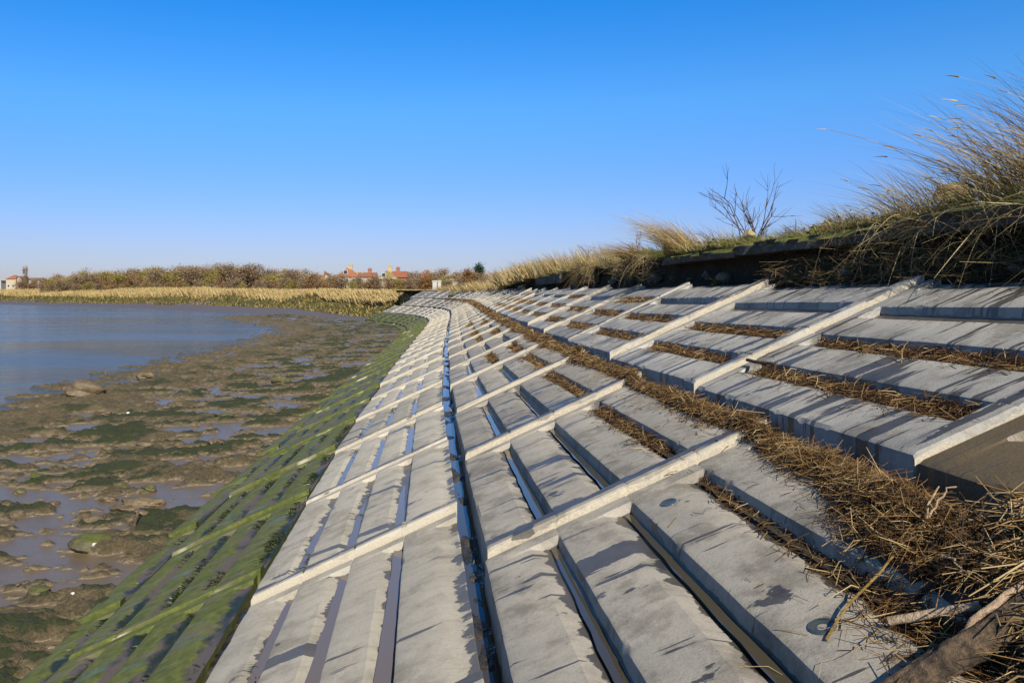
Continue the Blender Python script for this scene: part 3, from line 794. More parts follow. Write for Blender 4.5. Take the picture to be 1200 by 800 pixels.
# dead grass hanging over the lip
def drape(s0, s1, n, ln, width, lab, seed, mat):
    r = np.random.default_rng(seed); s = r.uniform(s0, s1, n); x = 2.3 * H + r.normal(0, .04, n)
    p = rootpt(s, x, -.02) ; p[:, 2] += r.uniform(-.12, .05, n)
    d = np.stack([r.normal(-.5, .4, n), r.normal(.1, .9, n), r.normal(.25, .5, n)], 1)
    bend = np.stack([r.normal(-.05, .3, n), r.normal(-.1, .45, n), -np.abs(r.normal(.75, .4, n))], 1)
    A1 = ribbons(p, d, bend, ln * r.uniform(.3, 1, n), width * r.uniform(.5, 1.2, n), 7, .9, seed)
    m = n; s = r.uniform(s0, s1, m); x = 2.3 * H + r.normal(-.03, .07, m); p2 = rootpt(s, x, 0); p2[:, 2] -= r.uniform(-.05, .42, m)
    A2 = straws(p2, np.stack([r.normal(-.5, .5, m), r.normal(0, .8, m), r.normal(0, .7, m)], 1), ln * r.uniform(.3, .8, m), width * .28, .12, seed)
    V, Fc, T = join([A1, A2])
    tag(obj('hanging_grass', mesh('hanging_grass', V, Fc, attrs=dict(tint=T)), mat), lab, 'grass', 'dead grass hanging over the capping slabs', 'thing')
drape(2.3 * H, 3.35 * H, 100, .62, .007, 'thick dead grass hanging over the wall at the right edge', 21, G_DRY)
drape(3.35 * H, 4.15 * H, 110, .58, .007, 'tangle of dead grass hanging below the large yellow rock', 22, G_DRY)
drape(4.1 * H, 4.75 * H, 50, .42, .005, 'sparse dead stems hanging in front of the dark gap left of the tangle', 23, G_DRY)
drape(8.2 * H, 10.2 * H, 150, .45, .010, 'dead grass spilling down beside the lichened capping slab', 24, G_DRY)
drape(11.6 * H, 13.5 * H, 240, .45, .012, 'dead grass spilling around the tilted broken block', 25, G_BROWN)
# tangled stems low in the hollow under the slabs
N = 1500; s = rng.uniform(2.3, 5.4, N) * H; x = rng.uniform(2.2, 2.42, N) * H
X, Y = WXY(s, x); c = np.stack([X, Y, plane_z(x) + .02 + rng.random(N) ** 2 * .22], 1)
d = np.stack([rng.normal(0, .6, N), rng.normal(0, 1, N), rng.normal(0, .35, N)], 1)
V, Fc, T = straws(c, d, rng.uniform(.08, .35, N), .0022, .15, 5)
tag(obj('dead_stems', mesh('dead_stems', V, Fc, attrs=dict(tint=T * .85)), G_BROWN), 'tangled dead stems lying in the hollow under the capping slabs', 'dead stems', kind='stuff')

# bare twiggy shrubs
def twigs(s, x, hgt, n, lean, lab, seed, rad=.006, dz=0, droop=0.0):
    r = random.Random(seed); mb = MB()
    def grow(p, d, ln, rr, depth):
        pts = [p]; q = p
        for i in range(5):
            d = (d + Vector((r.gauss(0, .11), r.gauss(0, .11), r.gauss(.04, .08) - droop))).normalized(); q = q + d * ln / 5; pts.append(q)
        mb.add(*tube([tuple(v) for v in pts], np.linspace(rr, rr * .45, 6), 5))
        if depth:
            for i in range(r.randint(2, 4)):
                b = pts[r.randint(1, 5)]
                grow(b, (d + Vector((r.gauss(0, .7), r.gauss(0, .6), r.gauss(.2, .4)))).normalized(), ln * r.uniform(.35, .65), rr * .55, depth - 1)
    for i in range(n):
        grow(Vector((r.gauss(0, .05), r.gauss(0, .08), 0)), Vector((lean + r.gauss(0, .22), r.gauss(0, .25), 1)).normalized(), hgt * r.uniform(.55, 1), rad, 2)
    c = rootpt(np.array([s]), np.array([x]))[0]
    o = obj('bare_shrub', mb.mesh('bare_shrub', smooth=True), TWIG, loc=(c[0], c[1], c[2] + dz))
    return tag(o, lab, 'shrub', 'bare shrubs on the bank', 'thing')
twigs(6.35 * H, 2.55 * H, .74, 10, -.05, 'leafless twiggy shrub standing against the sky above the small yellow rock', 3, .0085)
twigs(5.35 * H, 2.55 * H, .36, 2, -1.6, 'dark bare twig leaning left between the two yellow rocks', 8, .008, droop=.02)
twigs(9.6 * H, 2.48 * H, .62, 3, -.5, 'thin bare shrub leaning left beside the golden tussock', 12, .009)
twigs(13.4 * H, 2.55 * H, .6, 3, -.2, 'small bare shrub among the pale tufts past the broken block', 15, .01)
twigs(3.95 * H, 2.75 * H, .55, 3, -.5, 'fine bare twigs rising behind the large yellow rock', 17, .004)

def leaves(s, x, z, n, rad, size, lab, seed, mat=LEAF, squash=.35, name='bramble_foliage'):
    r = np.random.default_rng(seed); X, Y = WXY(np.array([s]), np.array([x]))
    p = r.normal(0, 1, (n, 3)) * rad * np.array([.7, 1.3, squash]); 
    d = np.stack([r.normal(-.3, .8, n), r.normal(-.4, .8, n), r.normal(.2, .5, n)], 1)
    u = np.cross(d, r.normal(size=(n, 3))); u /= np.linalg.norm(u, axis=1, keepdims=True); d /= np.linalg.norm(d, axis=1, keepdims=True)
    sz = size * r.uniform(.6, 1.3, n)[:, None]
    w = np.cross(u, d) * sz * .18
    V = np.stack([p, p + d * sz * .3 + u * sz * .32 + w, p + d * sz * .75 + u * sz * .26 + w, p + d * sz, p + d * sz * .75 - u * sz * .26 + w, p + d * sz * .3 - u * sz * .32 + w], 1).reshape(-1, 3)
    b = (np.arange(n) * 6)[:, None]
    Fc = np.concatenate([b + np.array([[0, 1, 2, 3]]), b + np.array([[0, 3, 4, 5]])], 0)
    o = obj(name, mesh(name, V, Fc, attrs=dict(tint=np.repeat(r.random(n), 6))), mat, loc=(float(X[0]), float(Y[0]), z))
    tag(o, lab, 'plant', None, 'thing')
    st = straws(r.normal(0, 1, (14, 3)) * rad * np.array([.5, 1, .4]), r.normal(0, 1, (14, 3)), rad * 2.4, .002, .1, seed)
    obj('stem', mesh('stem', st[0], st[1], attrs=dict(tint=st[2])), G_BROWN, parent=o)
leaves(6.35 * H, 2.28 * H, E + .06 * H, 46, .055, .045, 'small leafy green plant hanging in the gap below the capping slab', 1)
leaves(6.7 * H, 2.42 * H, E + BT + .03, 70, .11, .05, 'bright green bramble leaves left of the small yellow rock', 2)
leaves(5.0 * H, 2.50 * H, E + BT + .02, 170, .13, .06, 'green bramble patch under the dark leaning twig', 3)
leaves(4.7 * H, 2.42 * H, E + BT + .04, 90, .12, .035, 'low green herb patch beside the ragged tussock', 4)

# rubble on the bank
def stone(name, s, x, z, r, seed, mat, lab, cat, sq=(1, 1, .75), cut=9, rot=0, rough=.3, sub=3, tilt=0, group=None, flat_=True):
    X, Y = WXY(np.array([s]), np.array([x])); V, Fc = lump(r, seed, sub, sq, rough, cut=cut)
    o = obj(name, mesh(name, V, Fc, smooth=True, sharp=30), mat, loc=(float(X[0]), float(Y[0]), z), rz=rot)
    o.rotation_euler = (tilt, tilt * .6, rot)
    return tag(o, lab, cat, group, 'thing')
stone('rock', 6.02 * H, 2.40 * H, E + BT + .085, .15, 4, ROCK, 'small pale yellow rock on the edge of the capping slab under the bare shrub', 'rock', (.8, 1, 1), 14, .5, .15)
stone('rock', 4.02 * H, 2.62 * H, E + .50 * H, .21, 9, ROCK, 'large yellow rock half hidden in the dry tussocks', 'rock', (1, .9, .8), 14, 1.0, .2)
stone('broken_block', 12.3 * H, 2.36 * H, E + .23 * H, .36, 14, ROCK_D, 'tilted broken concrete block with a sunlit right face', 'block', (.8, 1.1, .8), 7, .4, .12, 3, .4)
stone('broken_block', 13.2 * H, 2.30 * H, E + .08 * H, .2, 16, ROCK_D, 'small dark block lying at the foot of the tilted broken block', 'block', (1, 1, .8), 7, .9, .12)
stone('broken_block', 22.5 * H, 2.32 * H, E + .05 * H, .45, 18, ROCK_D, 'dark block far along the foot of the grassy bank', 'block', (.9, 1.5, .7), 7, .1, .15)
stone('broken_block', 47 * H, 2.1 * H, E - .32 * H, .9, 19, ROCK_D, 'dark low block beyond the far end of the slabs', 'block', (1.6, 1, .45), 6, .1, .15)

for i in range(14):
    s_ = (2.4 + i * .62 + random.uniform(-.2, .2)) * H; x_ = random.uniform(2.27, 2.40) * H
    stone('rubble', s_, x_, float(plane_z(x_)) + .05, random.uniform(.05, .13), 40 + i, ROCK_D, 'dark rubble lump in the hollow under the capping slabs', 'rubble', (1, 1.2, .7), 7, random.uniform(0, 3), .25, 2, .2, 'rubble in the hollow')

# ---------------------------------------------------------------- far trees and houses
def crown_mat(name, stops): return mat_tint(name, stops, .9, spec=.1)
CR = [crown_mat('russet_twigs', [(0, (.12, .07, .035)), (.5, (.26, .155, .075)), (1, (.40, .26, .13))]),
      crown_mat('olive_catkins', [(0, (.11, .09, .022)), (.5, (.27, .22, .055)), (1, (.40, .33, .10))]),
      crown_mat('grey_brown_twigs', [(0, (.11, .075, .045)), (.5, (.235, .165, .10)), (1, (.36, .26, .16))]),
      crown_mat('orange_leaves', [(0, (.09, .045, .015)), (.5, (.22, .115, .04)), (1, (.34, .20, .08))]),
      crown_mat('conifer_needles', [(0, (.008, .016, .008)), (.6, (.025, .042, .018)), (1, (.06, .075, .03))])]
def bare_tree(hgt, wid, mat, seed, dense=1.0, shape='round', low=.12):
    r = random.Random(seed); g = np.random.default_rng(seed)
    root = empty('bare_tree'); mb = MB()
    nb = 4 if shape == 'round' else 2
    for b in range(nb):
        top = Vector((r.gauss(0, wid * .22), r.gauss(0, wid * .22), hgt * r.uniform(.55, .8)))
        base = Vector((r.gauss(0, .15), r.gauss(0, .15), -.3)); pts = [base.lerp(top, t) + Vector((r.gauss(0, .12), r.gauss(0, .12), 0)) * (t > 0) for t in np.linspace(0, 1, 5)]
        mb.add(*tube([tuple(p) for p in pts], np.linspace(.13, .035, 5), 5))
        for k in range(4):
            p = pts[r.randint(1, 3)]; q = p + Vector((r.gauss(0, wid * .25), r.gauss(0, wid * .25), hgt * r.uniform(.1, .3)))
            mb.add(*tube([tuple(p), tuple(p.lerp(q, .5) + Vector((0, 0, .1))), tuple(q)], [.06, .04, .02], 4))
    obj('trunk', mb.mesh('trunk'), TWIG, root)
    # crown: clustered twigs and a scatter of small leaf-sized faces
    nc = 16 if shape == 'round' else 10
    cc = []
    for i in range(nc):
        t = g.uniform(low, .92); 
        if shape == 'round': rad = wid * .5 * math.sqrt(max(.05, 1 - ((t - .5) / .52) ** 2))
        elif shape == 'cone': rad = wid * .5 * (1 - t) * 1.1
        else: rad = wid * .5
        a = g.uniform(0, 6.28); q = rad * g.uniform(.2, .9)
        cc.append((q * math.cos(a), q * math.sin(a), t * hgt))
    cc = np.array(cc); n = int(1600 * dense)
    ci = g.integers(0, nc, n)
    p = cc[ci] + g.normal(0, 1, (n, 3)) * np.array([wid * .12, wid * .12, hgt * .085])
    d = np.stack([p[:, 0] * .5 + g.normal(0, .6, n), p[:, 1] * .5 + g.normal(0, .6, n), np.abs(g.normal(.8, .5, n)) * (1 if shape != 'cone' else -.2)], 1)
    V1 = ribbons(p, d, g.normal(0, .12, (n, 3)), g.uniform(.35, .9, n), g.uniform(.05, .13, n), 2, .8, seed)
    m = int(900 * dense); ci = g.integers(0, nc, m)
    p = cc[ci] + g.normal(0, 1, (m, 3)) * np.array([wid * .13, wid * .13, hgt * .08])
    V2 = ribbons(p, g.normal(0, 1, (m, 3)), g.normal(0, .2, (m, 3)), g.uniform(.2, .42, m), g.uniform(.16, .34, m), 1, .5, seed + 7)
    V, Fc, T = join([V1, V2])
    # each clump has its own tone
    obj('crown', mesh('crown', V, Fc, attrs=dict(tint=T)), mat, root)
    return root
GZ = E - .42 * H
def far_xy(px, dist): return ((px - PX) / F * dist * H, dist * H)
protos = []
for i, (hh, ww, mi, de) in enumerate([(9.0, 6.0, 0, 1), (8.2, 6.5, 1, 1), (9.6, 6.2, 2, .9), (7.6, 6.4, 1, 1.1), (8.6, 5.6, 0, .9), (8.8, 6.2, 2, 1.1)]):
    t = bare_tree(hh, ww, CR[mi], 200 + i, de); protos.append(t)
KINDT = ['russet bare tree', 'olive budding tree', 'grey brown bare tree', 'olive budding tree', 'russet bare tree', 'grey brown bare tree']
def top_y(px): return np.interp(px, [45, 60, 100, 200, 300, 345, 400, 470, 520, 560, 620], [328, 322, 317, 312, 310, 315, 321, 319, 318, 318, 324])
used = set()
def place(pi, x, y, sc, lab, grp, rz):
    if pi not in used: o = protos[pi]; used.add(pi)
    else: o = copy_tree(protos[pi])
    o.location = (x, y, GZ); o.rotation_euler = (0, 0, rz); wf = random.uniform(1.05, 1.6); o.scale = (sc * wf, sc * wf, sc * random.uniform(.88, 1.07))
    tag(o, lab, 'tree', grp, 'thing')
px = 47.0
while px < 615:
    for row, dist in enumerate((171, 186)):
        p = px + random.uniform(-5, 5) + row * 6; dd = dist + random.uniform(-5, 5)
        if 392 < p < 476 and row == 0: continue
        tall = (343 - top_y(p)) * dd * H / F * random.uniform(.82, 1.05)
        pi = random.randrange(6); x, y = far_xy(p, dd)
        where = 'in the long wood across the river' if p < 330 else 'in the hedgerow around the far houses'
        place(pi, x, y, tall / 9.0, KINDT[pi] + ' ' + where, 'far trees ' + where, random.uniform(0, 6))
    px += 8.6
# lower scrub in front of the houses
for i in range(40):
    p = 335 + i * 6.2 + random.uniform(-4, 4); dd = random.uniform(150, 158); pi = random.choice([0, 1, 2, 5])
    x, y = far_xy(p, dd); place(pi, x, y, random.uniform(.44, .64) if 388 < p < 475 else random.uniform(.42, .68), KINDT[pi].replace('tree', 'thicket') + ' low in front of the far houses', 'low thickets before the far houses', random.uniform(0, 6))
for i in range(34):
    p = 50 + i * 9 + random.uniform(-4, 4); dd = random.uniform(160, 167); pi = random.choice([0, 2, 5, 1])
    x, y = far_xy(p, dd); place(pi, x, y, random.uniform(.3, .5), KINDT[pi].replace('tree', 'bush') + ' at the foot of the long wood', 'low bushes before the long wood', random.uniform(0, 6))
for p, dd, hh, lab in ((590, 150, 6.2, 'orange leaved tree just right of the conifer'), (548, 152, 7.2, 'orange leaved tree left of the dark conifer'), (501, 153, 7.0, 'orange leaved tree between the mossy roof and the flat roofed building')):
    t = bare_tree(hh, 4.4, CR[3], 300 + p, 1); x, y = far_xy(p, dd); t.location = (x, y, GZ); tag(t, lab, 'tree', 'orange trees by the far houses', 'thing')
t = bare_tree(9.4, 4.6, CR[4], 333, 1.7, 'cone', .05); t.name = 'conifer_tree'; x, y = far_xy(561, 158); t.location = (x, y, GZ); tag(t, 'dark green conifer standing right of the far houses', 'tree', None, 'thing')
t = bare_tree(15, 3.0, CR[2], 334, 1.6, 'column', .1); t.name = 'poplar_tree'; x, y = far_xy(30, 300); t.location = (x, y, GZ); tag(t, 'tall narrow poplar above the distant town', 'tree', None, 'thing')

def child(name, mb, mat, parent): return obj(name, mb.mesh(name), mat, parent)
def window(par, x, z, w, h, yf):
    f = MB(); f.box(x - w / 2, x + w / 2, yf - .06, yf + .05, z, z + h); o = child('window', f, WINF, par)
    p = MB(); p.box(x - w / 2 + .12, x + w / 2 - .12, yf - .09, yf - .062, z + .12, z + h - .12); child('pane', p, GLASS, o)
def house(px0, px1, dist, eave_y, apex_y, lab, wallm, roofm, kind='hip', chims=(), wins=(), dormer=None, depth=7, zb=None):
    k = dist * H / F; x0, _ = far_xy(px0, dist); x1, _ = far_xy(px1, dist)
    W_ = (x1 - x0); ze = E + (PY - eave_y) * k - GZ; za = E + (PY - apex_y) * k - GZ
    o = empty('house', ((x0 + x1) / 2, dist * H, GZ)); tag(o, lab, 'house', 'houses beyond the marsh', 'thing')
    a = W_ / 2
    m = MB(); m.box(-a, a, 0, depth, -1, ze)
    if kind == 'gable': m.add([(-a, 0, ze), (a, 0, ze), (0, 0, za - .2), (-a, depth, ze), (a, depth, ze), (0, depth, za - .2)], [(0, 1, 2), (4, 3, 5)])
    child('wall', m, wallm, o)
    r = MB(); e = .4
    if kind == 'hip':
        q = min(a, depth / 2) * .85; ax = max(a - q, .05)
        b = [(-a - e, -e, ze), (a + e, -e, ze), (a + e, depth + e, ze), (-a - e, depth + e, ze)]
        r.add(b + [(-ax, depth / 2, za), (ax, depth / 2, za)], [(0, 1, 5, 4), (1, 2, 5), (2, 3, 4, 5), (3, 0, 4), (3, 2, 1, 0)])
    elif kind == 'gable':
        for sg in (-1, 1):
            r.add([(sg * (a + e), -e, ze - .25), (0, -e, za), (0, depth + e, za), (sg * (a + e), depth + e, ze - .25), (sg * (a + e), -e, ze - .45), (0, -e, za - .2), (0, depth + e, za - .2), (sg * (a + e), depth + e, ze - .45)],
                  [(0, 1, 2, 3), (7, 6, 5, 4), (0, 4, 5, 1), (2, 6, 7, 3), (3, 7, 4, 0)])
    elif kind == 'ridge':
        b = [(-a - e, -e, ze), (a + e, -e, ze), (a + e, depth + e, ze), (-a - e, depth + e, ze)]
        r.add(b + [(-a - e, depth / 2, za), (a + e, depth / 2, za)], [(0, 1, 5, 4), (2, 3, 4, 5), (1, 2, 5), (3, 0, 4), (3, 2, 1, 0)])
    else:
        r.box(-a - .3, a + .3, -.3, depth + .3, ze + .003, za)
    ro = child('roof', r, roofm, o)
    for (cx, cw, cz, cm) in chims:
        c = MB(); zt = E + (PY - cz) * k - GZ; xx = (cx - PX) * k - (x0 + x1) / 2
        zb_ = za - 1.6
        c.box(xx - cw / 2, xx + cw / 2, depth / 2 - .45, depth / 2 + .45, zb_, zt); c.box(xx - cw / 2 - .1, xx + cw / 2 + .1, depth / 2 - .55, depth / 2 + .55, zt - .3, zt - .12)
        for s_ in (-.25, .25):
            c.add(*tube([(xx + s_, depth / 2, zt), (xx + s_, depth / 2, zt + .35)], .12, 6))
        child('chimney', c, cm, ro)
    for (wx, wz, ww, wh) in wins: window(o, wx * a, wz, ww, wh, 0)
    if dormer:
        dx, dz, dw, dh = dormer; dm = MB(); dm.box(dx - dw / 2, dx + dw / 2, .4, 2.6, dz, dz + dh); d = child('dormer', dm, W_WHITE, ro)
        p = MB(); p.box(dx - dw / 2 + .2, dx + dw / 2 - .2, .36, .395, dz + .2, dz + dh - .2); child('pane', p, GLASS, d)
    return o
w4 = [(-.7, .8, 1.1, 1.4), (-.2, .8, 1.1, 1.4), (.35, .8, 1.1, 1.4), (-.65, 3.5, 1.0, 1.3), (0, 3.5, 1.0, 1.3), (.62, 3.5, 1.0, 1.3)]
house(395, 419, 163, 324.5, 313.5, 'cream house with a pyramid orange roof, cream chimney and white dormer', W_CREAM, R_ORANGE, 'hip', [(409.5, 1.3, 309.5, CHIM)], w4, (-.6, 6.0, 1.5, 1.5), 7)
house(420, 440, 170, 324, 319, 'low house with a brown roof and small cream chimneys right of the orange pyramid roof', W_WHITE, R_BROWN, 'ridge', [(417.5, .9, 318, CHIM), (424, .9, 317.5, CHIM)], w4[:3], None, 7)
house(425, 441, 160, 324.5, 318.5, 'house with a red hipped roof and square red chimney', W_GREYW, R_RED, 'hip', [(432.5, 1.2, 314.5, BRICK)], w4[:3], None, 7)
house(442, 466, 158, 327.5, 316.5, 'cream house with a mossy olive roof and tall cream chimney', W_CREAM, R_OLIVE, 'hip', [(456.5, 1.3, 310.5, CHIM)], w4, (-1.2, 5.0, 1.4, 1.4), 7)
house(460, 476, 168, 325, 317.5, 'red roofed house with a tall red chimney right of the mossy roof', BRICK, R_RED, 'ridge', [(466, 1.3, 313, BRICK)], w4[:3], None, 7)
house(523.5, 540, 160, 328.2, 327.3, 'flat roofed cream building left of the dark conifer', W_CREAM, W_GREYW, 'flat', [], [(-.6, 1.2, 1.2, 1.4), (0, 1.2, 1.2, 1.4), (.6, 1.2, 1.2, 1.4)], None, 6)
house(562, 571, 162, 329.5, 328.7, 'small flat roofed cream building right of the dark conifer', W_CREAM, W_GREYW, 'flat', [], [(-.3, 1.6, 1.2, 1.3)], None, 5)
house(334, 347, 176, 326, 319.5, 'small gabled house with an orange roof in the gap of the hedgerow', W_CREAM, R_ORANGE, 'gable', [(331, .9, 315.5, BRICK)], [(0, 3.0, 1.0, 1.2)], None, 7)
house(377, 388, 172, 328, 319.5, 'narrow cream gabled house left of the orange pyramid roof', W_CREAM, R_BROWN, 'gable', [(379.5, .8, 318, BRICK)], [(0, 2.6, 1.0, 1.2)], None, 7)
house(495, 505, 174, 326, 320, 'small red roofed house among the orange trees', BRICK, R_RED, 'ridge', [(501, 1.0, 316.5, BRICK)], w4[:2], None, 7)
house(7, 19, 300, 327, 322, 'orange roofed house in the distant town', W_CREAM, R_ORANGE, 'hip', [], [(-.5, 3, 1.4, 1.5), (.4, 3, 1.4, 1.5)], None, 9)
house(-9, 1, 305, 328, 325, 'grey roofed house at the left edge of the distant town', W_GREYW, W_GREYW, 'gable', [], [(0, 4, 1.4, 1.5)], None, 9)
house(20, 25, 300, 326.5, 323.5, 'narrow white house beside the orange roof in the distant town', W_WHITE, R_BROWN, 'gable', [], [(0, 3, 1.3, 1.5)], None, 9)
house(31, 46, 310, 328, 325.3, 'long low white house right of the poplar', W_WHITE, R_BROWN, 'ridge', [], [(-.5, 3, 1.5, 1.5), (.5, 3, 1.5, 1.5)], None, 9)
for i, p in enumerate((24, 28, 36, 41, 50)):
    pi = [0, 2, 4, 5, 2][i]; x, y = far_xy(p, 290 + i); place(pi, x, y, random.uniform(.75, .95), KINDT[pi] + ' among the distant town houses', 'trees of the distant town', i)
for p, y, w in ((509.5, 335, 1.3), (515.0, 334.2, .9)):
    x, yy = far_xy(p, 148); m = MB(); m.box(-w / 2, w / 2, 0, 1.2, -.5, 3.3); mm = m.mesh('shed_wall')
    o = empty('garden_shed', (x, yy, GZ)); tag(o, ['narrow white shed left of the flat roofed building', 'wider white shed left of the flat roofed building'][w > 1.2], 'shed', None, 'thing')
    child('wall', m, W_GREYW, o); r = MB(); r.add([(-w/2-.1,-.1,3.3),(w/2+.1,-.1,3.3),(w/2+.1,1.3,3.7),(-w/2-.1,1.3,3.7),(-w/2-.1,-.1,3.38),(w/2+.1,-.1,3.38),(w/2+.1,1.3,3.78),(-w/2-.1,1.3,3.78)],[(0,3,2,1),(4,5,6,7),(0,1,5,4),(1,2,6,5),(2,3,7,6),(3,0,4,7)]); child('roof', r, W_GREYW, o)

# ---------------------------------------------------------------- wrack line, straw drifts, driftwood, stones
def surf_mid(s, x):
    return np.where(x < 1.175 * H, tier_z('mid', s, x), tier_z('mid', s, np.minimum(x, 1.16 * H)))
def strawset(s, x, zlift, N, l0, l1, r0, seed, flatness=.25, along=.9, tier=None):
    r = np.random.default_rng(seed)
    X, Y = WXY(s, x)
    z = (surf_mid(s, x) if tier is None else tier_z(tier, s, x)) + zlift + .004
    c = np.stack([X, Y, z], 1)
    d = np.stack([r.normal(0, 1 - along * .4, N), r.normal(0, .55 + along * .6, N), np.zeros(N)], 1)
    d[:, 2] = M * .6 * d[:, 0] + r.normal(0, flatness, N)
    return straws(c, d, r.uniform(l0, l1, N) * r.uniform(.5, 1.2, N), r0 * r.uniform(.4, 1.5, N), .17, seed)
def wrack_c(s): return (1.105 + .030 * fbm(s * .45, s * 0, 101, 3) - .13 * sstep(2.3 * H, 1.3 * H, s)) * H
def wrack_w(s): return (.015 + .055 * vn(s * 1.6, s * 0 + 3, 103) ** 1.3 + .10 * sstep(2.3 * H, 1.3 * H, s)) * H
def wrack_t(s): return .042 + .03 * vn(s * .9, s * 0 + 9, 105) + .05 * sstep(2.4 * H, 1.3 * H, s)
# core of the heap
sg = np.concatenate([np.arange(.8 * H, 8 * H, .05), np.arange(8 * H, 49 * H, .15)]); tg = np.linspace(-1.25, 1.25, 17)
SG, TG = np.meshgrid(sg, tg, indexing='ij')
XG = wrack_c(SG) + TG * wrack_w(SG); XG = np.minimum(XG, 1.182 * H)
prof = np.clip(1 - TG ** 2, 0, 1)
bumps = .45 + .9 * vn(SG * 7, XG * 9, 107)
X, Y = WXY(SG, XG); ZG = surf_mid(SG, XG) + wrack_t(SG) * prof * bumps * .75 - .012
ni, nj = SG.shape; ii = np.arange(ni * nj).reshape(ni, nj)
Fg = np.stack([ii[:-1, :-1], ii[:-1, 1:], ii[1:, 1:], ii[1:, :-1]], 2).reshape(-1, 4)
core = (np.stack([X, Y, ZG], 2).reshape(-1, 3), Fg, np.full(ni * nj, .12) + .3 * vn(SG * 20, XG * 20, 109).ravel())
parts = [core]
for (a, b, N, l0, l1, r0, sd_) in ((.85, 2.6, 10500, .03, .22, .0014, 1), (2.6, 5.5, 10000, .03, .17, .0016, 2), (5.5, 12, 9500, .06, .22, .0030, 3), (12, 26, 6000, .10, .3, .006, 4), (26, 47, 2600, .2, .5, .014, 5)):
    s = rng.uniform(a, b, N) * H; q = np.clip(rng.normal(0, .62, N), -2.3, 1.4)
    x = np.minimum(wrack_c(s) + q * wrack_w(s), 1.185 * H)
    pr = np.clip(1 - q ** 2, 0, 1)
    z = wrack_t(s) * pr * (.5 + .9 * vn(s * 7, x * 9, 107)) * rng.uniform(.55, 1.1, N)
    parts.append(strawset(s, x, z, N, l0, l1, r0, sd_ + 300))
V, Fc, T = join(parts)
tag(obj('wrack_line', mesh('wrack_line', V, Fc, attrs=dict(tint=T)), STRAW), 'long line of washed up straw lying along the foot of the upper tier', 'straw', kind='stuff')
# loose straws thrown over the slabs near the heap
N = 420; s = rng.uniform(1.1, 9, N) * H; x = wrack_c(s) - np.abs(rng.normal(0, .16, N)) * H
V, Fc, T = strawset(s, x, 0 * s, N, .03, .16, .0017, 330, .05, .3)
tag(obj('loose_straw', mesh('loose_straw', V, Fc, attrs=dict(tint=T)), STRAW), 'single straws scattered over the grey slabs', 'straw', kind='stuff')
N = 420; s = rng.uniform(1.9, 9, N) * H; x = rng.uniform(1.22, 2.15, N) * H
V, Fc, T = strawset(s, x, 0 * s, N, .02, .09, .0016, 331, .04, .3, 'upper')
tag(obj('loose_straw', mesh('loose_straw', V, Fc, attrs=dict(tint=T)), STRAW), 'short straws scattered over the pale upper slabs', 'straw', kind='stuff')
# dark soaked heap at the lower right
N = 5200; s = rng.normal(1.34, .17, N) * H; x = rng.normal(1.08, .13, N) * H
x = np.minimum(x, 1.22 * H); keep = (s > .9 * H) & (x > .80 * H + (s - 1.15 * H) * .9); s, x = s[keep], x[keep]; N = len(s)
z = np.clip(1 - ((s - 1.3 * H) / (.36 * H)) ** 2 - ((x - 1.12 * H) / (.24 * H)) ** 2, 0, 1) * .16 * rng.uniform(.2, 1, N)
V, Fc, T = strawset(s, x, z, N, .05, .26, .0024, 341, .35, .2)
tag(obj('wrack_heap', mesh('wrack_heap', V, Fc, attrs=dict(tint=T)), STRAW_DARK), 'dark soaked heap of stems and twigs beside the driftwood log', 'wrack heap', kind='stuff')
N = 900; s = rng.normal(1.40, .20, N) * H; x = np.minimum(rng.normal(1.06, .10, N) * H, 1.2 * H)
keep = (x > .84 * H + (s - 1.15 * H) * .75); s, x = s[keep], x[keep]; N = len(s)
z = np.clip(1 - ((s - 1.35 * H) / (.4 * H)) ** 2 - ((x - 1.12 * H) / (.26 * H)) ** 2, 0, 1) * .17 * rng.uniform(.8, 1.1, N)
V, Fc, T = strawset(s, x, z, N, .08, .34, .0024, 343, .25, .2)
tag(obj('loose_straw', mesh('loose_straw', V, Fc, attrs=dict(tint=T * .5 + .5)), STRAW), 'long pale straws strewn over the dark soaked heap', 'straw', kind='stuff')

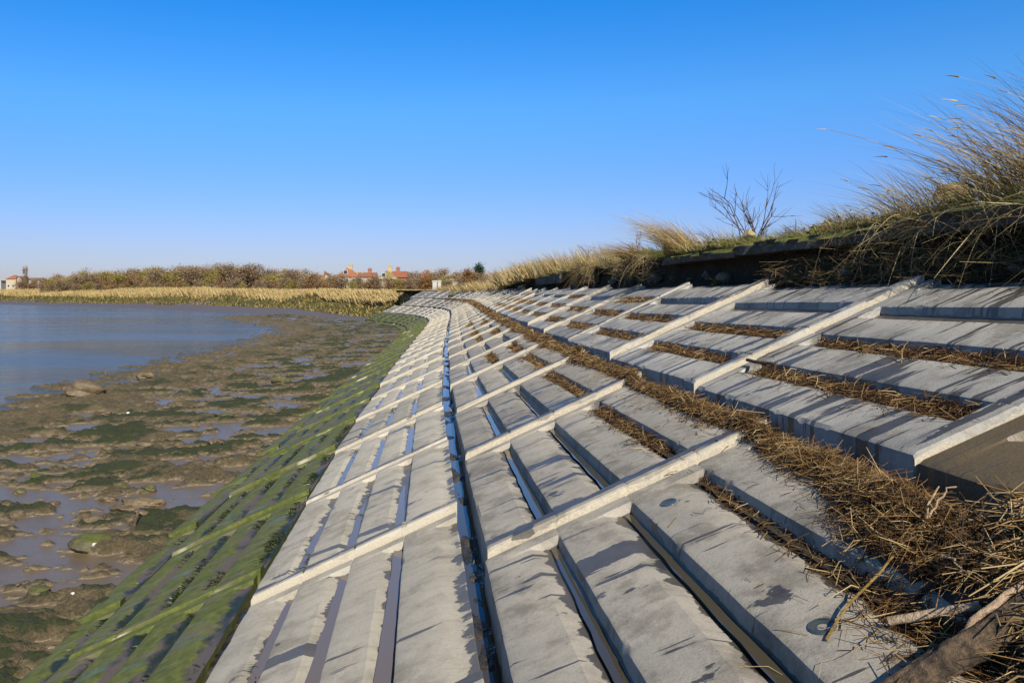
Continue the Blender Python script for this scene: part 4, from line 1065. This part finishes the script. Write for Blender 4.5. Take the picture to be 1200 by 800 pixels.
# drifts caught on the steps
def drift(tier, k, i, fa, fb, thick, lab, seed, group):
    x0, w, s0, up = TIER[tier]; tw = w / 4; s_0 = s0 + k * L
    r = np.random.default_rng(seed); far = s_0 / H
    ln = (fb - fa) * (L - RN - RF); sc = 1 if far < 6 else (1.5 if far < 12 else 2.6)
    N = int(1050 * ln / L / sc ** .6 * (.4 if thick < .02 else 1))
    s = s_0 + RN + (L - RN - RF) * (fa + (fb - fa) * r.random(N)); q = np.abs(r.normal(0, .16, N)); env = .45 + .9 * vn(s * 5, s * 0 + seed, seed)
    x = x0 + (i + .99 - np.clip(q * env, 0, .62)) * tw
    z = thick * env * np.clip(1 - q * 3.2, 0, 1) * r.random(N)
    a = strawset(s, x, z, N, .04, .17 * sc ** .5, .0020 * sc, seed, .25, .8, tier)
    # matted core
    sg = np.linspace(s_0 + RN + (L - RN - RF) * fa, s_0 + RN + (L - RN - RF) * fb, 50); tg = np.linspace(0, 1, 8)
    SG, TG = np.meshgrid(sg, tg, indexing='ij'); ev = .45 + .9 * vn(SG * 5, SG * 0 + seed, seed)
    XG = x0 + (i + .985 - TG * .22 * ev) * tw; X, Y = WXY(SG, XG)
    ends = np.clip(np.minimum(SG - sg[0], sg[-1] - SG) / .1, 0, 1)
    ZG = tier_z(tier, SG, XG) - (.03 if thick < .02 else 0) + thick * .7 * ev * (1 - TG) * ends * (.6 + .8 * vn(SG * 18, TG * 4, seed + 1)) - .010
    ii = np.arange(SG.size).reshape(SG.shape); Fg = np.stack([ii[:-1, :-1], ii[1:, :-1], ii[1:, 1:], ii[:-1, 1:]], 2).reshape(-1, 4)
    V, Fc, T = join([a, (np.stack([X, Y, ZG], 2).reshape(-1, 3), Fg, .1 + .3 * vn(SG * 30, TG * 9, 5).ravel())])
    tag(obj('straw_drift', mesh('straw_drift', V, Fc, attrs=dict(tint=T)), STRAW), lab, 'straw', group, 'thing')
GU = 'straw drifts on the steps of the upper tier'; GM = 'straw drifts on the steps of the middle tier'
stp = ['lowest', 'middle', 'topmost']; near_ord = {2: 'the nearest grey upper slab', 3: 'the second grey upper slab back', 4: 'the third grey upper slab back'}
for k in range(1, 13):
    for i in range(3):
        if k == 1 or (i == 2 and (k < 5 or random.random() < .4)): continue
        fa, fb = (.02, .97) if k < 3 else (random.uniform(0, .15), random.uniform(.75, 1))
        if k in near_ord: lab = f'straw drift along the {stp[i]} step of {near_ord[k]}'
        else: lab = 'small brown straw drift on a far slab of the upper tier'
        drift('upper', k, i, fa, fb, .042 if k < 4 else .06, lab, 400 + k * 5 + i, GU if k in near_ord else 'far straw drifts of the upper tier')
for k, i, fa, fb, th, lab in ((1, 2, .30, 1.0, .010, 'thin straw drift along the highest groove of the foreground slab'),
      (2, 2, .1, .9, .04, 'straw drift in the highest groove of the slab behind the foreground slab'), (3, 2, 0, 1, .05, 'straw drift on the third grey middle slab from the front'),
      (4, 2, 0, .9, .06, 'straw drift on the fourth grey middle slab from the front'), (5, 2, .1, .9, .1, 'thick straw drift on the highest step of the fifth middle slab'),
      (5, 1, .2, .9, .08, 'straw drift on the second step of the fifth middle slab'), (7, 2, .1, .9, .1, 'far straw drift on the middle tier'), (7, 1, .1, .9, .09, 'far straw drift on the middle tier'),
      (8, 1, .1, .9, .09, 'far straw drift on the middle tier'), (9, 2, .1, .9, .09, 'far straw drift on the middle tier'), (10, 1, .1, .9, .09, 'far straw drift on the middle tier')):
    drift('mid', k, i, fa, fb, th, lab, 500 + k * 5 + i, GM if k < 6 else 'far straw drifts of the middle tier')

# driftwood ---------------------------------------------------------
def slope_pt(px, py, lift=0.0, tier='mid'):
    r = (px - PX) / (py - PY); x = r * H / (1 + M * r); h = H - M * x; s = F * h / (py - PY)
    X, Y = WXY(s, x); return np.array([float(X), float(Y), float(tier_z(tier, s, x)) + lift])
def stick(name, ends, rad, mat, lab, cat, bow=.0, seed=0, lift=(0, 0), sides=8, wob=.15, taper=.8, base=None, kinks=0.01):
    r = random.Random(seed); p = [slope_pt(*e) for e in ends]
    za = [q[2] for q in p]; 
    n = 9; t = np.linspace(0, 1, n); P = np.array([[np.interp(a, np.linspace(0, 1, len(p)), [q[c] for q in p]) for c in range(3)] for a in t])
    top = max(float(plane_z(q[0])) for q in P)
    P[:, 2] = np.linspace(p[0][2] + lift[0] + rad, p[-1][2] + lift[1] + rad, n) + bow * np.sin(t * math.pi)
    P += np.array([[r.gauss(0, kinks), r.gauss(0, kinks), r.gauss(0, kinks * .4)] for _ in t])
    c = P[0].copy(); V, Fc = tube(P - c, np.linspace(rad, rad * taper, n), sides, wob=wob)
    return tag(obj(name, mesh(name, V, Fc, smooth=True, sharp=50), mat, loc=tuple(c)), lab, cat, None, 'thing')
a_, b_ = slope_pt(985, 868), slope_pt(1225, 752, .05)
n_ = 70; sd2 = 44; ax = (b_ - a_); ln_ = np.linalg.norm(ax); ax = ax / ln_; uu = np.cross(ax, [0, 0, 1.]); uu /= np.linalg.norm(uu); vv = np.cross(uu, ax)
V = []; Fc = []
for i in range(n_):
    t = i / (n_ - 1)
    for k in range(sd2):
        a = 2 * math.pi * k / sd2
        rr = .036 * (1 + .12 * t) * (1 + .22 * float(fbm(t * ln_ * 5, math.cos(a) * 1.3 + 5, 91, 3)) + .16 * float(fbm(t * ln_ * 9, a * 4.0, 92, 4)))
        if vn(np.array(t * ln_ * 7.0), np.array(a * 2.0), 95) > .72: rr *= .90
        V.append(a_ * (1 - t) + b_ * t + (uu * math.cos(a) + vv * math.sin(a)) * rr + np.array([0, 0, .036 + .012 * math.sin(t * 5)]) - a_)
for i in range(n_ - 1):
    for k in range(sd2): Fc.append((i * sd2 + k, i * sd2 + (k + 1) % sd2, (i + 1) * sd2 + (k + 1) % sd2, (i + 1) * sd2 + k))
Fc.append(tuple(range(sd2))[::-1]); Fc.append(tuple(range((n_ - 1) * sd2, n_ * sd2)))
tag(obj('driftwood_log', mesh('driftwood_log', V, Fc, smooth=True, sharp=40), BARK, loc=tuple(a_)), 'thick dark rotten log at the bottom right corner', 'log', None, 'thing')
stick('stick', [(1040, 746), (1152, 742)], .0125, STICK, 'short straight pale stick lying on the edge of the foreground slab', 'stick', 0, 2, (.012, .03), 10, .12, 1.0, kinks=.002)
stick('stick', [(1112, 800), (1150, 776), (1215, 744)], .010, STICK, 'long thin bleached branch lying over the dark log', 'branch', .0, 3, (.05, .11), 8, .2, .9, kinks=.004)
stick('stick', [(1040, 665), (1075, 655), (1131, 634)], .0075, STICK_ORANGE, 'curved orange peeled stick lying across the straw', 'stick', .01, 4, (.02, .06), 8, .15, .9, kinks=.003)
stick('stick', [(1048, 709), (1110, 704)], .010, STICK_DARK, 'short dark stick pointing left out of the soaked heap', 'stick', 0, 5, (.01, .03), 8, .2, .9, kinks=.002)
stick('reed_stem', [(966, 762), (1010, 715), (1050, 680), (1085, 640)], .0045, REEDM, 'long yellow reed stem lying across the foreground slab to the round socket', 'reed', .02, 6, (.004, .05), 6, .1, .7, kinks=.004)
stick('reed_stem', [(985, 668), (1020, 664), (1065, 640)], .004, STICK_DARK, 'thin black forked stem at the groove of the foreground slab', 'twig', .015, 7, (.004, .03), 6, .2, .6, kinks=.008)
stick('stick', [(876, 436), (890, 440), (908, 439)], .012, STICK_DARK, 'black stick in the straw on the nearest upper slab', 'stick', 0, 8, (.10, .08), 8, .2, .9, kinks=.003)
# a few longer twigs in the heap
for i in range(26):
    px = random.uniform(1080, 1195); py = random.uniform(600, 730); a = random.uniform(-.9, .5); q = random.uniform(25, 70)
    stick('twig', [(px, py), (px + q * math.cos(a), py + q * math.sin(a))], random.uniform(.002, .0045), random.choice([STICK_DARK, STICK_DARK, STICK, TWIG]), 'thin twig sticking out of the soaked heap', 'twig', .01, 600 + i, (random.uniform(.03, .15), random.uniform(.05, .2)), 5, .2, .6, kinks=.006)['group'] = 'twigs in the soaked heap'

# lifting sockets with a wet ring in the foreground slab
fore = next(o for o in COL.objects if o.get('label') == SPECIAL[('mid', 1)])
for yl in (.42 * H, 1.39 * H):
    xl = .55 * H; zz = float(slab_surf(np.array([xl]), np.array([yl]), TIER['mid'][1])[0])
    m = MB()
    rings = [(.043, -.006), (.043, .001), (.037, .003), (.029, -.003), (.014, -.004)]
    V = []; Fc = []
    for (rr, dz) in rings:
        for k in range(20):
            a = 2 * math.pi * k / 20; V.append((rr * math.cos(a) * .9, rr * math.sin(a) * 1.1, dz + .005 + .37 * rr * math.cos(a)))
    for i in range(len(rings) - 1):
        for k in range(20): Fc.append((i * 20 + k, i * 20 + (k + 1) % 20, (i + 1) * 20 + (k + 1) % 20, (i + 1) * 20 + k))
    Fc.append(tuple(range(80, 100)))
    so_ = obj('lifting_socket', mesh('lifting_socket', V, Fc, smooth=True), SOCK, fore, loc=(xl, yl, zz))

# stones in the dark joint
for i, (s, x, rr, mt, lab) in enumerate(((2.02, .172, .022, OCHRE, 'small ochre stone lying in the dark joint at the bottom of the picture'), (3.0, .178, .02, ROCK_D, 'grey pebble in the dark joint between the front slabs'))):
    stone('pebble', s * H, x * H, float(plane_z(x * H)) - TH * .6 + rr * .5, rr, 700 + i, mt, lab, 'stone', (1, 1.2, .8), 4, i, .3, 2)
# stones and clods on the mud
def mud_pt(px, py):
    Y = F * 2.06 * H / (py - PY); X = (px - PX) / F * Y
    z, _, _ = mud_fields(np.array([X]), np.array([Y])); return X, Y, float(z[0])
def on_mud(name, px, py, wpx, mat, lab, cat, seed, sq=(1, .8, .5), cut=0, rough=.5, group=None, sub=3, sink=.25):
    X, Y, z = mud_pt(px, py); r = wpx / 2 * Y / F
    V, Fc = lump(r, seed, sub, sq, rough, cut=cut)
    return tag(obj(name, mesh(name, V, Fc, smooth=True, sharp=40), mat, loc=(X, Y, z + r * sq[2] * sink)), lab, cat, group, 'thing')
on_mud('mud_hummock', 96, 456, 46, CLOD, 'large rounded mud hummock standing at the edge of the river', 'mud hummock', 1, (1, .8, .55), sub=4)
on_mud('mud_hummock', 172, 438, 22, CLOD, 'small dark hummock in the shallows at the edge of the river', 'mud hummock', 2, (1, .8, .5))
on_mud('boulder', 108, 643, 52, CLOD_G, 'smooth rounded boulder coated in mud near the foot of the wall', 'boulder', 5, (1, .8, .42), rough=.25, sub=4, sink=.1)
on_mud('mud_hummock', 108, 612, 40, CLOD, 'crumbly mud clod just behind the muddy boulder', 'mud hummock', 6, (1, .7, .42), rough=.7, sub=4, sink=.1)
on_mud('mud_hummock', 160, 594, 60, CLOD, 'broad crumbly mud bank beside the green slabs', 'mud hummock', 7, (1, .6, .3), rough=.7, sub=4, sink=.1)
on_mud('rock', 166, 617, 20, CLOD, 'brown angular rock beside the upright post stub in the mud', 'rock', 8, (1, .8, .75), 6, .2, sink=.3)
X, Y, z = mud_pt(156, 622); V, Fc = tube([(0, 0, -.1), (.02, 0, .05), (.05, .01, .14), (.08, .02, .2)], [.025, .03, .022, .008], 8, wob=.3)
tag(obj('post_stub', mesh('post_stub', V, Fc, smooth=True), BARK, loc=(X, Y, z)), 'dark weathered post stub leaning beside the brown rock in the mud', 'post', None, 'thing')
for i, (px, py, w, mt, lab) in enumerate(((184, 614, 6, PEBBLE, 'white stone at the foot of the green slabs near the post stub'), (110, 648, 8, PEBBLE, 'white stone in front of the muddy boulder'), (126, 645, 6, PEBBLE, 'white stone right of the muddy boulder'),
        (83, 700, 5, PEBBLE, 'upper of two tiny white stones at the wall foot'), (85, 708, 5, PEBBLE, 'lower of two tiny white stones at the wall foot'), (251, 519, 5, OCHRE, 'small orange stone by the long puddle'), (150, 484, 4, PEBBLE, 'tiny pale stone far out on the mud'), (22, 692, 7, CLOD, 'dark pebble on the mud at the left edge'), (57, 694, 7, CLOD, 'dark pebble left of the tiny white stones'))):
    on_mud('stone', px, py, w, mt, lab, 'stone', 720 + i, (1, .9, .7), 4, .25, sub=2, sink=.3)
for i in range(46):
    py = random.uniform(400, 720) if i < 30 else random.uniform(560, 760)
    px = random.uniform(0, 330); Y = F * 2.06 * H / (py - PY); X = (px - PX) / F * Y
    if not (-6.9 * H < X < -2.45 * H): continue
    on_mud('mud_clod', px, py, random.uniform(8, 24), random.choice([CLOD, CLOD, CLOD_G]), 'brown crumbly mud clod lying on the wet flat', 'mud clod', 740 + i, (1, random.uniform(.6, 1), random.uniform(.35, .6)), rough=.7, group='clods on the mud flat', sink=.15)
# weed in the grooves of the low tiers
P_ = []; D_ = []
for tier, dens in (('low', 900), ('green', 2600), ('lowest', 900)):
    x0, w, s0, up = TIER[tier]; tw = w / 4; n = dens * 3
    s = rng.uniform(2.2, 9, n) * H; i = rng.integers(0, 4, n); yl = (s - s0) % L
    x = x0 + (i + rng.uniform(.72, .99, n)) * tw
    keep = (yl > RN + .02) & (yl < L - RF - .02) & (vn(s * 1.6 + i * 9, i * 5.1, 111) + .3 * rng.random(n) > (.86 if tier == 'low' else .72))
    if tier == 'low': keep &= i < 2
    s, x = s[keep], x[keep]; X, Y = WXY(s, x); P_.append(np.stack([X, Y, tier_z(tier, s, x) - .002], 1))
p = np.concatenate(P_); n = len(p); d = np.stack([rng.normal(-.4, .5, n), rng.normal(0, .6, n), rng.uniform(.3, 1, n)], 1)
V, Fc, T = ribbons(p, d, np.stack([rng.normal(-.3, .2, n), rng.normal(0, .2, n), np.full(n, -.5)], 1), rng.uniform(.025, .07, n), rng.uniform(.008, .018, n), 3, .8, 9)
tag(obj('green_weed', mesh('green_weed', V, Fc, attrs=dict(tint=T)), WEED), 'dark green weed growing in the grooves of the low slabs', 'weed', kind='stuff')

# ---------------------------------------------------------------- camera, sky, sun
cam = bpy.data.cameras.new('camera'); co = bpy.data.objects.new('camera', cam); COL.objects.link(co)
co.location = (0, 0, E); co.rotation_euler = (R(90), 0, 0)
cam.sensor_width = 36; cam.lens = 36 * F / 1200; cam.shift_x = (600 - PX) / 1200; cam.shift_y = -(400 - PY) / 1200
cam.clip_start = .05; cam.clip_end = 8000
SC.camera = co
SUN_EL, SUN_AZ = 38, 168                      # azimuth clockwise from +Y
sx, sy, sz = math.cos(R(SUN_EL)) * math.sin(R(SUN_AZ)), math.cos(R(SUN_EL)) * math.cos(R(SUN_AZ)), math.sin(R(SUN_EL))
sd = bpy.data.lights.new('sun', 'SUN'); sd.energy = 5.0; sd.angle = R(.53); sd.color = (1, .93, .80)
so = bpy.data.objects.new('sun', sd); COL.objects.link(so); so.location = (20, -30, 40)
so.rotation_euler = Vector((sx, sy, sz)).to_track_quat('Z', 'Y').to_euler()
w = bpy.data.worlds.new('World'); SC.world = w; w.use_nodes = True
nt = w.node_tree; nt.nodes.clear()
sk = nt.nodes.new('ShaderNodeTexSky'); sk.sky_type = 'NISHITA'; sk.sun_disc = False
sk.sun_elevation = R(SUN_EL); sk.sun_rotation = R(SUN_AZ); sk.air_density = 1.0; sk.dust_density = .4; sk.ozone_density = 2.0; sk.altitude = 0
hs = nt.nodes.new('ShaderNodeHueSaturation'); hs.inputs['Saturation'].default_value = 1.1; hs.inputs['Value'].default_value = 1
bg = nt.nodes.new('ShaderNodeBackground'); bg.inputs[1].default_value = .12
wo = nt.nodes.new('ShaderNodeOutputWorld')
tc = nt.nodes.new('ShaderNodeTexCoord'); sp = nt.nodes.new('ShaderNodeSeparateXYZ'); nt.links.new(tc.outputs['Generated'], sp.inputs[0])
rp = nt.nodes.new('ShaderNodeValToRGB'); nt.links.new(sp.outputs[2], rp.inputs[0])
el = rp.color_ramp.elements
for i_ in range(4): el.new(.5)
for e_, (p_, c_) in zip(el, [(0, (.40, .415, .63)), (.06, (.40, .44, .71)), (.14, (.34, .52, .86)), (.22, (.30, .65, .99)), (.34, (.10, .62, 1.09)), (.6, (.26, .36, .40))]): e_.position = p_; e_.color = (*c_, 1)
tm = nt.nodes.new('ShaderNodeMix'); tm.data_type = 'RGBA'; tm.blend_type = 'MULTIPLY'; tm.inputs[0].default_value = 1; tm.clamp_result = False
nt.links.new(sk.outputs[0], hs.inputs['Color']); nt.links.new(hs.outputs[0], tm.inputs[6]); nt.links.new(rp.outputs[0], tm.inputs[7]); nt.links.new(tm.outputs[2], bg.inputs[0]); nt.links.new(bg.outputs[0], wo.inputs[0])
SC.view_settings.view_transform = 'Standard'; SC.view_settings.look = 'None'; SC.view_settings.gamma = 1; SC.view_settings.use_curve_mapping = False
SC.view_settings.exposure = .44
SC.cycles.max_bounces = 6
